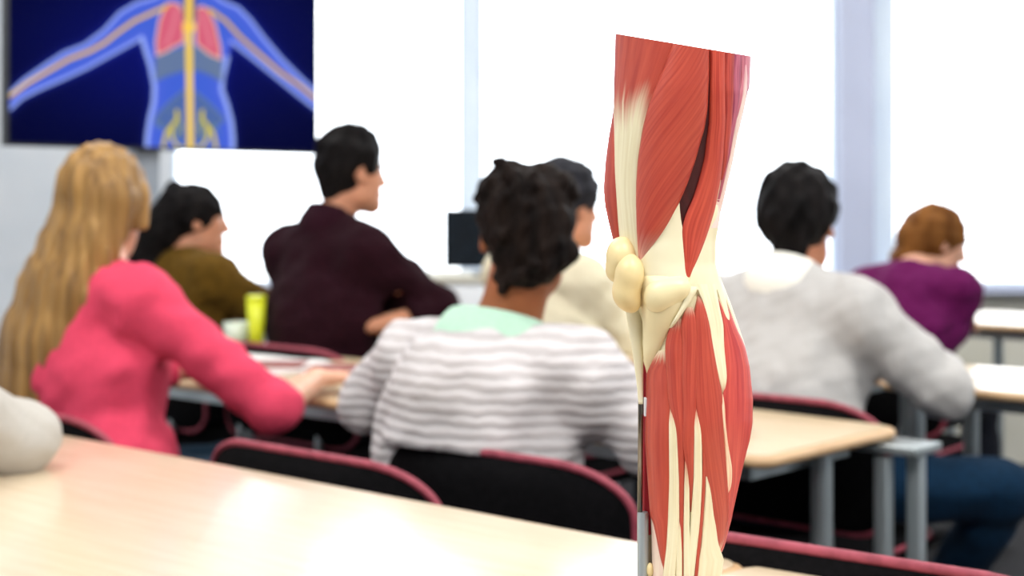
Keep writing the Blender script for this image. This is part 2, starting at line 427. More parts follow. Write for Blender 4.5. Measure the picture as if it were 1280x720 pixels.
def hair_short(vol=.018, seed=1, top=.01, amp=.006, f=60):
    def go(root, c, R, mat, neck):
        P = lambda x, y, z: c + R @ V3(x, y, z)
        F = Field(c - .17, c + .17, .0045)
        F.ell(P(0, -.020, .036 + top * .5), (.076 + vol, .092 + vol, .088 + vol + top * .5), .01, R)
        F.cone(P(0, -.070, .0), P(0, -.072, -.060), .050, .032, .03, (1.25, 1, 1))
        F.wob(amp, f, seed)
        F.ell(P(0, .130, -.035), (.075, .085, .085), .012, R, 'sub')
        for sx in (-1, 1):
            F.ell(P(sx * .088, .01, -.045), (.030, .045, .050), .01, R, 'sub')
        F.cut(P(0, -.03, -.082), R @ V3(0, .35, -1))
        link_mesh('hair', F.mesh('hair'), mat, root)
    return go

def hair_long_straight(root, c, R, mat, neck):
    P = lambda x, y, z: c + R @ V3(x, y, z)
    F = Field(c + V3(-.32, -.30, -.60), c + V3(.22, .20, .17), .0052)
    F.ell(P(0, -.018, .034), (.090, .106, .100), .01, R)
    # curtain down the back and to the left
    pts = [(0, -.050, .0, .092), (.004, -.078, -.10, .108), (-.012, -.108, -.20, .124), (-.040, -.130, -.31, .132), (-.070, -.142, -.42, .118), (-.095, -.14, -.52, .080)]
    for i in range(len(pts) - 1):
        a, b = pts[i], pts[i + 1]
        F.cone(c + V3(*a[:3]), c + V3(*b[:3]), a[3] / 1.25, b[3] / 1.25, .03, (1.25, .62, 1))
    F.cone(P(.045, -.06, .0), c + V3(.062, -.070, -.16), .058, .050, .03); F.cone(c + V3(.055, -.075, -.16), c + V3(.0, -.10, -.26), .045, .04, .03)
    F.cone(P(.066, .012, .01), P(.070, .0, -.14), .032, .030, .03); F.cone(P(-.07, .02, -.02), P(-.085, .02, -.19), .03, .026, .02)
    X, Y, Z = F.ax[0][:, None, None], F.ax[1][None, :, None], F.ax[2][None, None, :]
    F.F = F.F + (.0028 * np.sin(X * 190 + 3 * np.sin(Z * 9)) + .002 * np.sin(Y * 210 + X * 90 + 2 * np.sin(Z * 12))).astype(np.float32)
    F.ell(P(0, .128, -.045), (.060, .085, .11), .012, R, 'sub')
    F.cone(neck + V3(0, .06, .02), neck + V3(0, .08, -.3), .09, .12, .02, (1.4, 1, 1), 'sub')
    link_mesh('hair', F.mesh('hair'), mat, root)

def hair_curly_bun(root, c, R, mat, neck):
    P = lambda x, y, z: c + R @ V3(x, y, z)
    F = Field(c - .20, c + .20, .0045)
    F.ell(P(0, -.020, .034), (.091, .108, .096), .01, R)
    r = random.Random(5)
    F.ell(P(.012, -.060, -.025), (.072, .058, .076), .02, R)
    for i in range(70):      # curls and twists
        a = r.uniform(0, 2 * math.pi); h = r.uniform(-.11, .090)
        rad = .088 * math.sqrt(max(.1, 1 - (h / .14) ** 2)); y = math.sin(a) * (rad + .012) - .022; x = math.cos(a) * rad + (.012 if h < 0 else 0)
        if y > .012: continue
        if x < -.05 and h < .045: continue
        if x > .045 and h < .03: continue
        q = P(x, y, h + .015); F.cone(q, q + V3(r.uniform(-.02, .02), r.uniform(-.01, .01), r.uniform(-.02, .02)), r.uniform(.010, .019), .010, .008)
    F.wob(.004, 110, 3)
    F.ell(P(0, .130, -.045), (.068, .085, .10), .012, R, 'sub')
    for sx in (-1, 1): F.ell(P(sx * .092, .012, -.015), (.034, .045, .060), .01, R, 'sub')
    for (x, y, z, q) in ((-.045, -.03, .104, .026), (-.030, -.040, .118, .026), (.035, -.035, .112, .027), (.066, -.03, .085, .022), (.078, -.05, -.035, .026), (.07, -.05, .02, .024), (-.07, -.02, .09, .02)):
        F.ell(P(x, y, z), (q, q, q * .8), .02, R)
    link_mesh('hair', F.mesh('hair'), mat, root)

def hair_long_dark(root, c, R, mat, neck):
    P = lambda x, y, z: c + R @ V3(x, y, z)
    F = Field(c + V3(-.26, -.34, -.36), c + V3(.22, .20, .17), .005)
    F.ell(P(0, -.02, .032), (.088, .106, .094), .01, R)
    for a, b, ra, rb in (((0, -.06, .02), (0, -.12, -.05), .075, .070), ((0, -.12, -.05), (0, -.155, -.14), .070, .060), ((0, -.155, -.14), (0, -.175, -.23), .060, .04)):
        F.cone(P(*a), P(*b), ra, rb, .03)
    F.cone(P(-.02, -.08, .10), P(.01, -.10, .085), .025, .02, .02)
    F.wob(.004, 70, 6)
    F.ell(P(0, .128, -.04), (.062, .085, .095), .012, R, 'sub')
    link_mesh('hair', F.mesh('hair'), mat, root)

def hair_bob(root, c, R, mat, neck):
    P = lambda x, y, z: c + R @ V3(x, y, z)
    F = Field(c + V3(-.2, -.2, -.24), c + V3(.2, .2, .17), .005)
    F.ell(P(0, -.02, .032), (.086, .104, .094), .01, R)
    F.cone(P(0, -.05, .0), P(0, -.07, -.085), .078, .062, .03, (1.1, 1, 1))
    F.ell(P(0, -.095, -.01), (.05, .045, .05), .02, R)
    F.wob(.0035, 80, 2)
    F.ell(P(0, .125, -.045), (.062, .080, .10), .012, R, 'sub')
    link_mesh('hair', F.mesh('hair'), mat, root)

M['eye'] = mat_noise('eye', rgb(230, 226, 220), rgb(222, 216, 210), 5, 0.2)
sk_light = skin('light_skin', rgb(222, 168, 140)); sk_tan = skin('tan_skin', rgb(190, 122, 86)); sk_brown = skin('brown_skin', rgb(150, 86, 48)); sk_mid = skin('warm_skin', rgb(205, 144, 112))
navy = cloth('navy_trousers', rgb(14, 42, 66), .7); dark = cloth('dark_trousers', rgb(24, 26, 34), .7); teal = cloth('dark_teal_jeans', rgb(24, 46, 62), .75)
shoe_dark = mat_noise('dark_shoe', rgb(30, 30, 34), rgb(22, 22, 26), 20, .5); shoe_white = mat_noise('white_shoe', rgb(232, 232, 232), rgb(218, 218, 218), 20, .5)
hair_black = hairm('black_hair', (.003, .0028, .0032, 1), (.012, .010, .010, 1), 40, .3); hair_darkbrown = hairm('dark_brown_hair', (.004, .003, .003, 1), (.016, .010, .008, 1), 40, .3)
hair_blond = hairm('dark_blond_hair', rgb(98, 66, 22), rgb(168, 128, 70), 40, .05, .5, .35); hair_ginger = hairm('auburn_hair', rgb(86, 52, 22), rgb(128, 84, 42), 30, .2)
hair_grey = hairm('charcoal_hair', rgb(30, 30, 34), rgb(52, 52, 58), 40, .3)

def striped_shirt():
    m, nt, b = newmat('striped_knit')
    v = coords(nt, 'Object', (1, 1, 1))
    w = N(nt, 'ShaderNodeTexWave', wave_type='BANDS', bands_direction='Z', i_Scale=15.5, i_Distortion=2.2, i_Detail=2.0); w.inputs['Detail Scale'].default_value = 1.4
    nt.links.new(v, w.inputs['Vector'])
    r = N(nt, 'ShaderNodeMapRange'); r.inputs[1].default_value = .25; r.inputs[2].default_value = .75; nt.links.new(w.outputs['Fac'], r.inputs[0])
    mx = N(nt, 'ShaderNodeMix', data_type='RGBA'); mx.inputs[6].default_value = rgb(204, 200, 201); mx.inputs[7].default_value = rgb(184, 178, 178)
    nt.links.new(r.outputs[0], mx.inputs[0]); nt.links.new(mx.outputs[2], b.inputs['Base Color']); b.inputs['Roughness'].default_value = .9
    bp = N(nt, 'ShaderNodeBump', i_Strength=.3, i_Distance=.01); nt.links.new(w.outputs['Fac'], bp.inputs['Height']); nt.links.new(bp.outputs[0], b.inputs['Normal'])
    return m

def loc_of(base, wp, yaw=FACE):
    """room position -> the sitter's own axes (x right, y forward)"""
    dx, dy = wp[0] - base[0], wp[1] - base[1]; a = yaw - math.pi / 2
    return (dx * math.cos(a) + dy * math.sin(a), -dx * math.sin(a) + dy * math.cos(a), wp[2])
def yaw_in(dx, dy): return math.atan2(dy, dx) - FACE

# blond woman in pink
B = (-.885, 3.04)
person(B, 1.322, 'woman with long blond hair in a bright pink long-sleeved top seated at left', dict(
    lean=.06, side=-.085, drop=.325, shw=.17, hyaw=yaw_in(.28, .95), head=(-.02, .03), skin=sk_light, top=cloth('pink_jersey', rgb(214, 70, 98), .9), trousers=teal, shoe=shoe_dark,
    hair=hair_long_straight, hairmat=hair_blond, re=(.34, .20, .76), rw=loc_of(B, (-.45, 3.27, .79)), rdir=(.10, .9, -.05), le=(-.32, .15, .78), lw=(-.18, .38, .79), rsleeve=.16, sleeve=.9, hem=.62, bulk=.012))
# olive jacket
B = (-1.11, 4.62)
person(B, 1.262, 'woman with long dark hair in an olive brown jacket looking right below the wall screen', dict(
    lean=.05, drop=.30, shw=.17, hyaw=yaw_in(.93, .30), head=(.02, .04), skin=sk_mid, top=cloth('olive_jacket', rgb(98, 72, 22), .7, 30), trousers=dark, shoe=shoe_dark, topname='jacket',
    hair=hair_long_dark, hairmat=hair_black, re=(.27, .16, .85), rw=(.20, .40, .80), le=(-.28, .12, .80), lw=(-.14, .36, .79), bulk=.022))
# maroon shirt
B = (-.59, 4.3)
person(B, 1.412, 'man with short black hair in a dark maroon shirt turning his head right', dict(
    lean=.06, drop=.365, nk=.045, shw=.168, hyaw=yaw_in(.86, .50), head=(.045, .05), skin=sk_mid, top=cloth('maroon_shirt', rgb(36, 10, 20), .8, 40), trousers=dark, shoe=shoe_dark, collar=cloth('maroon_collar', rgb(40, 12, 24), .8),
    hair=hair_short(.016, 2, .018), hairmat=hair_black, re=loc_of(B, (-.22, 4.34, .86)), rw=loc_of(B, (-.40, 4.18, .83)), rdir=(-.9, -.2, -.3), le=(-.25, .14, .80), lw=(-.16, .38, .79), bulk=.028, sleeve=.55, hem=.62, chest=.122))
# striped knit
B = (-.064, 2.565)
person(B, 1.262, 'person with dark curly pinned-up hair in a white striped knit top with mint collar', dict(
    lean=.065, drop=.36, hunch=.08, backcut=-.108, cols=1.25, shw=.20, hyaw=yaw_in(.10, 1.0), head=(.03, .04), hpitch=-.14, skin=sk_brown, top=striped_shirt(), trousers=teal, shoe=shoe_dark, collar=cloth('mint_collar', rgb(186, 222, 200), .93),
    hair=hair_curly_bun, hairmat=hair_darkbrown, re=(.315, .105, .79), rw=(.26, .365, .79), le=(-.33, .065, .80), lw=(-.26, .345, .79), bulk=.022, hem=.69, chest=.12, neckr=.056))
# cream person behind
B = (.075, 4.2)
person(B, 1.308, 'person with charcoal hair in a cream top, half hidden behind the curly-haired student', dict(
    lean=.04, drop=.32, shw=.14, re=(.20, .16, .79), le=(-.17, .18, .79), rw=(.16, .38, .79), head=(.045, .05), hyaw=yaw_in(.80, .55), skin=sk_mid, top=cloth('cream_top', rgb(226, 218, 190), .95), trousers=dark, shoe=shoe_dark, hair=hair_short(.02, 5, .012), hairmat=hair_grey, bulk=.016))
# pale grey sweater
B = (.595, 3.27)
person(B, 1.268, 'man with short black hair in a pale grey sweater over a white collar leaning forward', dict(
    lean=.08, drop=.318, nk=.028, cols=1.0, shw=.185, hyaw=yaw_in(.42, .9), head=(.0, .05), hpitch=-.2, hroll=-.03, skin=sk_tan, top=cloth('pale_grey_sweater', rgb(182, 180, 178), .95), topname='sweater', trousers=navy, shoe=shoe_white,
    collar=cloth('white_collar', rgb(240, 238, 228), .96), hair=hair_short(.020, 1, .008), hairmat=hair_black, re=loc_of(B, (.962, 3.17, .775)), rw=loc_of(B, (1.03, 3.43, .79)), le=(-.30, .22, .80), lw=(-.12, .44, .79), bulk=.024, hem=.72, chest=.125,
    knee=loc_of(B, (1.10, 3.20, .545)), ank=loc_of(B, (.99, 3.50, .09)), lknee=(-.11, .42, .54), lank=(-.11, .40, .09)))
# purple top
B = (1.20, 4.5)
person(B, 1.19, 'woman with pinned auburn hair in a purple top bending over her desk at right', dict(
    lean=.17, drop=.27, shw=.16, hyaw=yaw_in(.95, .12), head=(.03, .12), hpitch=-.35, skin=sk_light, top=cloth('purple_top', rgb(92, 18, 74), .85), trousers=dark, shoe=shoe_dark, hair=hair_bob, hairmat=hair_ginger,
    re=(.13, .14, .79), rw=(.08, .34, .80), rsleeve=.35, le=(-.22, .25, .80), lw=(-.05, .42, .79), bulk=.012, hunch=.03))
# grey sleeve person at far left, on the near table
B = (-1.394, 1.923)
person(B, 1.20, 'person in a pale grey ribbed jumper, only the sleeve on the near table in view', dict(
    lean=.45, drop=.26, shw=.18, hyaw=0, head=(-.02, .09), hpitch=-.3, skin=sk_light, top=cloth('pale_grey_rib', rgb(180, 176, 169), .95, 90), topname='jumper', trousers=dark, shoe=shoe_dark, hair=hair_short(.018, 7, .01), hairmat=hair_darkbrown,
    re=loc_of(B, (-.825, 2.375, .800)), rw=loc_of(B, (-1.02, 2.50, .785)), rdir=(-.9, .25, -.05), le=(-.28, .55, .80), lw=(-.10, .70, .79), bulk=.022, hem=.62))

# ------------------------------------------------------------------ chairs
U = Vector((.77, -.64, 0)).normalized(); FW = Vector((.64, .77, 0)).normalized()
YAW = FACE - math.pi / 2
def back_pt(s, z, w=.27, zc=.62, cur=.045):
    return (s, .0 + cur * (abs(s) / w) ** 2 - .02 * (z - .5), z)
def make_chair():
    root = empty('upholstered_chair', (0, 0, 0), 0)
    W, Z0, Z1, r = .285, .50, .775, .15
    def outline(n=10, ins=0):
        w = W - ins; z0 = Z0 + ins; z1 = Z1 - ins; o = []
        for cx, cz, a0, rx in ((w - r, z1 - r * .55, 0, r), (-w + r, z1 - r * .55, 90, r), (-w + .06, z0 + .06, 180, .06), (w - .06, z0 + .06, 270, .06)):
            for i in range(n + 1):
                a = math.radians(a0 + 90 * i / n); rz = rx * .55 if rx == r else rx
                o.append((cx + rx * math.cos(a), cz + rz * math.sin(a)))
        return o
    def yb(s, z): return .05 * (s / W) ** 2 - .05 * (z - .5)
    # backrest: padded shell grid
    o = outline(); cx, cz = 0, (Z0 + Z1) / 2
    V = []; Fc = []; rings = 6; n = len(o)
    for sgn in (-1, 1):
        for k in range(rings + 1):
            t = k / rings
            for (x, z) in o:
                X = x * (1 - t) ; Z = cz + (z - cz) * (1 - t)
                th = .022 * math.sqrt(max(0, 1 - (1 - t) ** 6))
                V.append((X, yb(X, Z) + sgn * th, Z))
    R_ = rings + 1
    for sd in (0, 1):
        for k in range(rings):
            for j in range(n):
                a = sd * R_ * n + k * n + j; b = sd * R_ * n + k * n + (j + 1) % n; c = b + n; d = a + n
                Fc.append((a, d, c, b) if sd else (a, b, c, d))
    me = mesh_from('backrest', V, Fc); link_mesh('backrest', me, M['black'], root)
    MB().tube([(x, yb(x, z), z) for x, z in o], .0070, 10, closed=True).build('piping', M['piping'], root, smooth=True)
    # seat
    so = rrect(.47, .44, .09); V = []; Fc = []; n = len(so)
    lay = [(.985, .405), (1.0, .42), (1.0, .435), (.96, .450), (.80, .457), (0, .459)]
    for sc, z in [(0, .40)] + lay:
        for x, y in so: V.append((x * sc, y * sc + .225, z))
    for k in range(len(lay)):
        for j in range(n): Fc.append((k * n + j, k * n + (j + 1) % n, (k + 1) * n + (j + 1) % n, (k + 1) * n + j))
    link_mesh('seat', mesh_from('seat', V, Fc), M['black'], root)
    MB().tube([(x * 1.0, y * 1.0 + .225, .438) for x, y in so], .006, 8, closed=True).build('seat_piping', M['piping'], root, smooth=True)
    for sx in (-1, 1):
        MB().tube([(sx * .19, .41, .41), (sx * .205, .43, .2), (sx * .215, .44, .0)], .0125).build('leg', M['silver'], root, smooth=True)
        MB().tube([(sx * .19, .03, .41), (sx * .205, -.02, .2), (sx * .215, -.06, .0)], .0125).build('leg', M['silver'], root, smooth=True)
        MB().tube([(sx * .17, .08, .412), (sx * .17, .01, .42), (sx * .17, .005, .50), (sx * .17, yb(.17, .6) + .0, .60)], .011).build('back_support', M['silver'], root, smooth=True)
    return root
chairs = [
    ((-.355, 2.395), 'black chair with pink piping, empty, tucked against the near table at centre left'),
    ((.405, 1.70), 'black chair with pink piping, empty, nearest one at the right of the leg model'),
    ((-.05, 2.40), 'black padded chair holding the student in the striped knit top'),
    ((-1.00, 2.88), 'black padded chair holding the blond woman in pink'),
    ((.53, 3.09), 'black padded chair holding the man in the pale grey sweater'),
    ((-.68, 4.12), 'black padded chair holding the man in the maroon shirt'),
    ((-1.17, 4.43), 'black padded chair holding the woman in the olive jacket'),
    ((.015, 4.02), 'black padded chair holding the person in the cream top'),
    ((1.02, 4.32), 'black padded chair holding the woman in purple'),
    ((-1.494, 1.723), 'black padded chair holding the person whose grey sleeve rests on the near table'),
]
ch0 = make_chair()
for i, (p, l) in enumerate(chairs):
    c = ch0 if i == 0 else copy_tree(ch0)
    c.location = (p[0], p[1], 0); c.rotation_euler = (0, 0, YAW + (.07 if i == 1 else 0))
    tag(c, l, 'chair', 'black classroom chairs with burgundy piping')

# ------------------------------------------------------------------ desks
def desk(corner, length, depth, label, legs='round', top='birch2', skew=0, axes=None, legpos=None, group='classroom desks', name='desk'):
    """corner = right end of the edge nearest the camera; runs to -U and FW"""
    u = axes[0] if axes else U; f = axes[1] if axes else FW
    c = Vector((corner[0], corner[1], 0)); mid = c - u * (length / 2) + f * (depth / 2)
    root = empty(name, (mid.x, mid.y, 0), math.atan2(u.y, u.x)); tag(root, label, 'table', group)
    MB().prism(rrect(length, depth, .035), TABLE - .024, TABLE, .003).build('tabletop', M[top], root)
    eo = rrect(length + .002, depth + .002, .036)
    MB().tube([(x, y, TABLE - .012) for x, y in eo], .0105, 10, closed=True, flat=1.0).build('edging', M['edge'], root, smooth=True)
    L, D = length / 2 - .07, depth / 2 - .06
    fr = MB(); fr.box((-L, -D, TABLE - .06), (L, -D + .02, TABLE - .0245)); fr.box((-L, D - .02, TABLE - .06), (L, D, TABLE - .0245)); fr.box((-L, -D, TABLE - .06), (-L + .02, D, TABLE - .0245)); fr.box((L - .02, -D, TABLE - .06), (L, D, TABLE - .0245))
    fr.build('frame', M['silver'], root)
    for sx, sy in (legpos or ((-L, -D), (-L, D), (L, -D), (L, D))):
        MB().tube([(sx, sy, TABLE - .03), (sx, sy, .0)], .021, 16).build('leg', M['silver'], root, smooth=False)
    return root
C0 = Vector((.294, 1.766, 0))
def at(t, off): p = C0 - U * t + FW * off; return (p.x, p.y)
desk(at(.003, -.80), 1.60, .80, 'large pale birch near table filling the lower left of the picture', top='birch', group='pale birch near tables')
desk(at(-1.603, -.80), 1.597, .80, 'pale birch near table under the anatomical leg model, its corner touching the larger one', top='birch', group='pale birch near tables')
# desk by the striped knit top, its right end in view
u1 = Vector((.72, -.69, 0)).normalized(); f1 = Vector((.69, .72, 0)).normalized()
d = desk((.44, 2.49), 1.15, .47, 'pale desk with rounded corners right behind the anatomical leg model', axes=(u1, f1), legpos=((-.50, -.17), (-.50, .17), (.53, .03)))
# double-tube leg bracket at its far right corner
lf = MB()
lf.box((.565, .16, .0), (.595, .19, .70), .004); lf.box((.605, .215, .0), (.635, .245, .70), .004)
lf.box((.50, .15, .708), (.66, .26, .7255), .003); lf.box((.55, .14, .0), (.65, .27, .02), .004)
o = lf.build('leg_frame', M['silver'], d)
desk(at(1.23, .66), 1.25, .62, 'pale desk between the pink top and the maroon shirt, papers on it')
desk(at(-.62, 1.77), 1.28, .47, 'pale desk at the right edge in front of the grey sweater')
desk(at(.70, 1.77), 1.28, .47, 'pale desk beyond the curly-haired student, hidden mostly by the leg model')
desk(at(2.02, 1.77), 1.28, .47, 'pale desk beyond the maroon shirt and olive jacket')
desk((2.55, 4.50), 1.30, .60, 'farthest pale desk below the right-hand window')

# ------------------------------------------------------------------ things on desks
def sheet(px, py, z, w, h, rot, label, group='papers on the desks'):
    m = MB()
    n = 8; V = []
    for k in (0, 1):
        for i in range(n + 1):
            for j in range(n + 1):
                V.append((w * (i / n - .5), h * (j / n - .5), .0006 + .0012 * math.sin(i * .7 + j * .5) ** 2 + k * .0006))
    F_ = []
    q = n + 1
    for i in range(n):
        for j in range(n):
            a = i * q + j; F_.append((a, a + 1, a + q + 1, a + q)); b = a + q * q; F_.append((b, b + q, b + q + 1, b + 1))
    m.add(V, F_); o = m.build('paper_sheet', M['paper'], None, smooth=True); o.location = (px, py, z); o.rotation_euler = (0, 0, rot)
    tag(o, label, 'paper', group); return o
sheet(-.74, 4.00, TABLE, .21, .297, .9, 'white paper sheet on the desk in front of the maroon shirt, the left one')
sheet(-.58, 3.84, TABLE, .21, .297, .4, 'white paper sheet on the desk left of the burgundy notebooks')
sheet(1.33, 3.62, TABLE, .297, .21, .3, 'white paper sheet on the desk at the right edge of the picture')
def notebook(x, y, rot, label, z=TABLE):
    r = empty('notebook', (x, y, z), rot); tag(r, label, 'notebook', 'burgundy notebooks')
    MB().box((-.105, -.075, .0), (.105, .075, .003), .001).box((-.105, -.075, .013), (.105, .075, .016), .001).box((-.108, -.075, .0), (-.103, .075, .016), .001).build('cover', M['book'], r)
    MB().box((-.102, -.072, .003), (.102, .072, .013)).build('pages', M['paper'], r)
notebook(-.655, 3.78, -.05, 'closed burgundy notebook, the left of two on the desk behind the pink top')
notebook(-.42, 3.70, .0, 'closed burgundy notebook, the right one, beside the striped knit top')
cup = MB().lathe([(.028, 0), (.034, .004), (.042, .035), (.047, .078), (.044, .078), (.039, .035), (.02, .008), (.001, .007)], 32).build('bowl', M['cup'], None, smooth=True)
cup.location = (-.83, 4.32, TABLE); tag(cup, 'small pale green and white bowl beside the lime yellow tumbler', 'bowl')
tb = empty('tumbler', (-.765, 4.25, TABLE)); tag(tb, 'lime yellow tapered tumbler standing between the olive jacket and maroon shirt', 'tumbler')
MB().lathe([(.016, 0), (.020, .002), (.029, .155), (.027, .155), (.018, .008), (.001, .007)], 32).build('cup', M['lime'], tb, smooth=True)
MB().lathe([(.030, .153), (.031, .159), (.028, .165), (.001, .166)], 32).build('lid', M['lime'], tb, smooth=True)
pc = MB().prism(rrect(.13, .05, .02), 0, .022, .006).build('pencil_case', M['darkgrey'], None); pc.location = (1.33, 3.42, TABLE + .002); pc.rotation_euler = (0, 0, -.2)
tag(pc, 'small dark grey pencil case on the desk at the right edge', 'pencil case')

# ------------------------------------------------------------------ room shell
def slab(name, lo, hi, mat, kind='structure'):
    o = MB().box(lo, hi).build(name, M[mat]); o['kind'] = kind; return o
X0, X1, Y0, YB, ZC = -2.6, 4.2, -3.2, 6.5, 2.9
slab('floor', (X0 - .2, Y0, -.1), (X1 + .2, YB + .2, 0), 'floor')
slab('ceiling', (X0 - .2, Y0, ZC), (X1 + .2, YB + .2, ZC + .1), 'ceiling')
slab('wall_left', (X0 - .12, Y0, 0), (X0, YB + .12, ZC), 'wall')
pxX = lambda px, d=YB: (px - 640) / 1778 * d
SILL, HEAD = .815, 2.66
wx = [(pxX(214), pxX(578)), (pxX(600), pxX(1045)), (pxX(1086), pxX(1086) + 2.0)]
bw = MB()
bw.box((X0, YB, 0), (X1, YB + .15, SILL)); bw.box((X0, YB, HEAD), (X1, YB + .15, ZC))
bw.box((X0, YB, SILL), (wx[0][0], YB + .15, HEAD)); bw.box((wx[2][1], YB, SILL), (X1, YB + .15, HEAD))
o = bw.build('wall_back', M['wall']); o['kind'] = 'structure'
slab('trim_1', (wx[0][1] - .0, YB - .02, SILL), (wx[1][0], YB + .15, HEAD), 'frame')
slab('trim_2', (wx[1][1], YB - .10, 0), (wx[2][0], YB + .15, HEAD), 'pier')
slab('trim_3', (wx[0][0], YB - .14, SILL - .035), (wx[2][1], YB - .0, SILL), 'pier')
slab('trim_4', (wx[2][0], YB - .03, .0), (wx[2][1], YB - .001, SILL - .035), 'beige')
slab('wall_right', (X1, Y0, 0), (X1 + .12, YB + .12, ZC), 'wall'); slab('wall_rear', (X0, Y0 - .12, 0), (X1, Y0, ZC), 'wall')
slab('baseboard_left', (X0, Y0, 0), (X0 + .015, YB, .1), 'frame')
slab('baseboard_back', (X0, YB - .016, 0), (wx[1][1], YB - .001, .1), 'frame')
glass, nt, b_ = newmat('window_glass')
nt.nodes.remove(b_); out = nt.nodes['Material Output']
tr = N(nt, 'ShaderNodeBsdfTransparent'); gl = N(nt, 'ShaderNodeBsdfGlossy', i_Roughness=.02); tr.inputs[0].default_value = (.96, .98, 1, 1)
fr = N(nt, 'ShaderNodeFresnel', i_IOR=1.45); mx = N(nt, 'ShaderNodeMixShader')
nt.links.new(fr.outputs[0], mx.inputs[0]); nt.links.new(tr.outputs[0], mx.inputs[1]); nt.links.new(gl.outputs[0], mx.inputs[2]); nt.links.new(mx.outputs[0], out.inputs[0])
M['glass'] = glass
for i, (a, b) in enumerate(wx):
    w = empty('window_%d' % (i + 1), (0, 0, 0)); w['kind'] = 'structure'
    fb = MB(); e = .012
    if i == 2: e = .125
    fb.box((a, YB + .02, SILL), (a + e, YB + .08, HEAD)); e = .012
    fb.box((b - e, YB + .02, SILL), (b, YB + .08, HEAD)); fb.box((a, YB + .02, SILL), (b, YB + .08, SILL + e)); fb.box((a, YB + .02, HEAD - e), (b, YB + .08, HEAD))
    fb.build('window_frame', M['frame'], w)
    MB().box((a + .01, YB + .045, SILL + .01), (b - .01, YB + .05, HEAD - .01)).build('pane', M['glass'], w)

# pale paved yard outside, far down
m = MB().box((-60, YB + .5, -3.2), (60, 90, -3.0)).build('ground', mat_noise('pale_paving', rgb(236, 236, 234), rgb(226, 226, 222), 1, .9)); m['kind'] = 'structure'

# cabinet with monitor
cb = empty('low_cabinet', (pxX(640, 5.9), 5.9, 0)); tag(cb, 'low white cabinet under the windows carrying the black monitor', 'cabinet')
MB().box((-.42, -.25, .06), (.42, .25, .87), .004).build('body', M['wall'], cb)
MB().box((-.44, -.27, .87), (.44, .27, .895), .004).build('cabinet_top', M['beige'], cb)
MB().box((-.40, -.23, 0), (.40, .23, .06)).build('plinth', M['grey'], cb)
for sx in (-1, 1):
    dr = MB().box((sx * .205 - .198, -.268, .08), (sx * .205 + .198, -.25, .86), .003).build('door', M['wall'], cb)
    MB().box((sx * .03 - .006, -.29, .42), (sx * .03 + .006, -.268, .56), .003).build('handle', M['silver'], dr)
mo = empty('computer_monitor', (-.12, 5.80, .896), .15); tag(mo, 'dark computer monitor on the cabinet left of the curly-haired student', 'monitor')
MB().box((-.155, -.012, .03), (.29, .012, .265), .006).build('housing', M['monitor'], mo)
MB().box((-.145, -.0135, .04), (.28, -.012, .255)).build('screen', M['monitor'], mo)
MB().box((.02, .01, .0), (.10, .03, .12), .004).build('stand', M['screen_black'], mo)
MB().prism(rrect(.2, .14, .03), 0, .012, .003).build('base', M['screen_black'], mo).location = (.06, 0, 0)
# radiator-like grey unit at the wall between student and model
rd = empty('radiator', (pxX(768, 6.36), 6.36, 0)); tag(rd, 'grey ribbed radiator below the middle window beside the leg model', 'radiator')
MB().box((-.13, -.05, .10), (.13, .05, .77), .01).build('panel', M['grey'], rd)
for k in range(6):
    MB().box((-.11 + k * .044 - .014, -.062, .14), (-.11 + k * .044 + .014, -.05, .73), .004).build('fin', M['whitemetal'], rd)
for sx in (-1, 1): MB().tube([(sx * .1, 0, .11), (sx * .1, 0, 0)], .012).build('pipe', M['silver'], rd, smooth=True)

# ------------------------------------------------------------------ wall screen on a column stand
TL, TR = Vector((-1.625, 4.60, 0)), Vector((-.76, 5.52, 0))
ux = (TR - TL).normalized(); tw = (TR - TL).length; th = .715; tz = 1.386
tv = empty('display_screen', ((TL.x + TR.x) / 2, (TL.y + TR.y) / 2, 0), math.atan2(ux.y, ux.x)); tag(tv, 'large flat display showing a blue human figure with yellow nerves and pink lungs', 'screen')
MB().box((-tw / 2 - .008, .002, tz - .010), (tw / 2 + .008, .045, tz + th + .010), .003).build('housing', M['screen_black'], tv)
def seg(px, py, pts):
    d = np.full(px.shape, 1e9)
    for (x0, y0), (x1, y1) in zip(pts[:-1], pts[1:]):
        dx, dy = x1 - x0, y1 - y0; t = np.clip(((px - x0) * dx + (py - y0) * dy) / (dx * dx + dy * dy), 0, 1)
        d = np.minimum(d, np.hypot(px - x0 - t * dx, py - y0 - t * dy))
    return d
def inside(px, py, poly):
    c = np.zeros(px.shape, bool); n = len(poly)
    for i in range(n):
        x0, y0 = poly[i]; x1, y1 = poly[(i + 1) % n]
        m = ((y0 > py) != (y1 > py)) & (px < (x1 - x0) * (py - y0) / ((y1 - y0) if y1 != y0 else 1e-9) + x0); c ^= m
    return c
nxg, nyg = 560, 300
gx = np.linspace(-tw / 2, tw / 2, nxg); gz = np.linspace(0, th, nyg)
GX, GZ = np.meshgrid(gx, gz)
mid = (TL + TR) / 2
wxx = mid.x + GX * ux.x; wyy = mid.y + GX * ux.y; wzz = tz + GZ
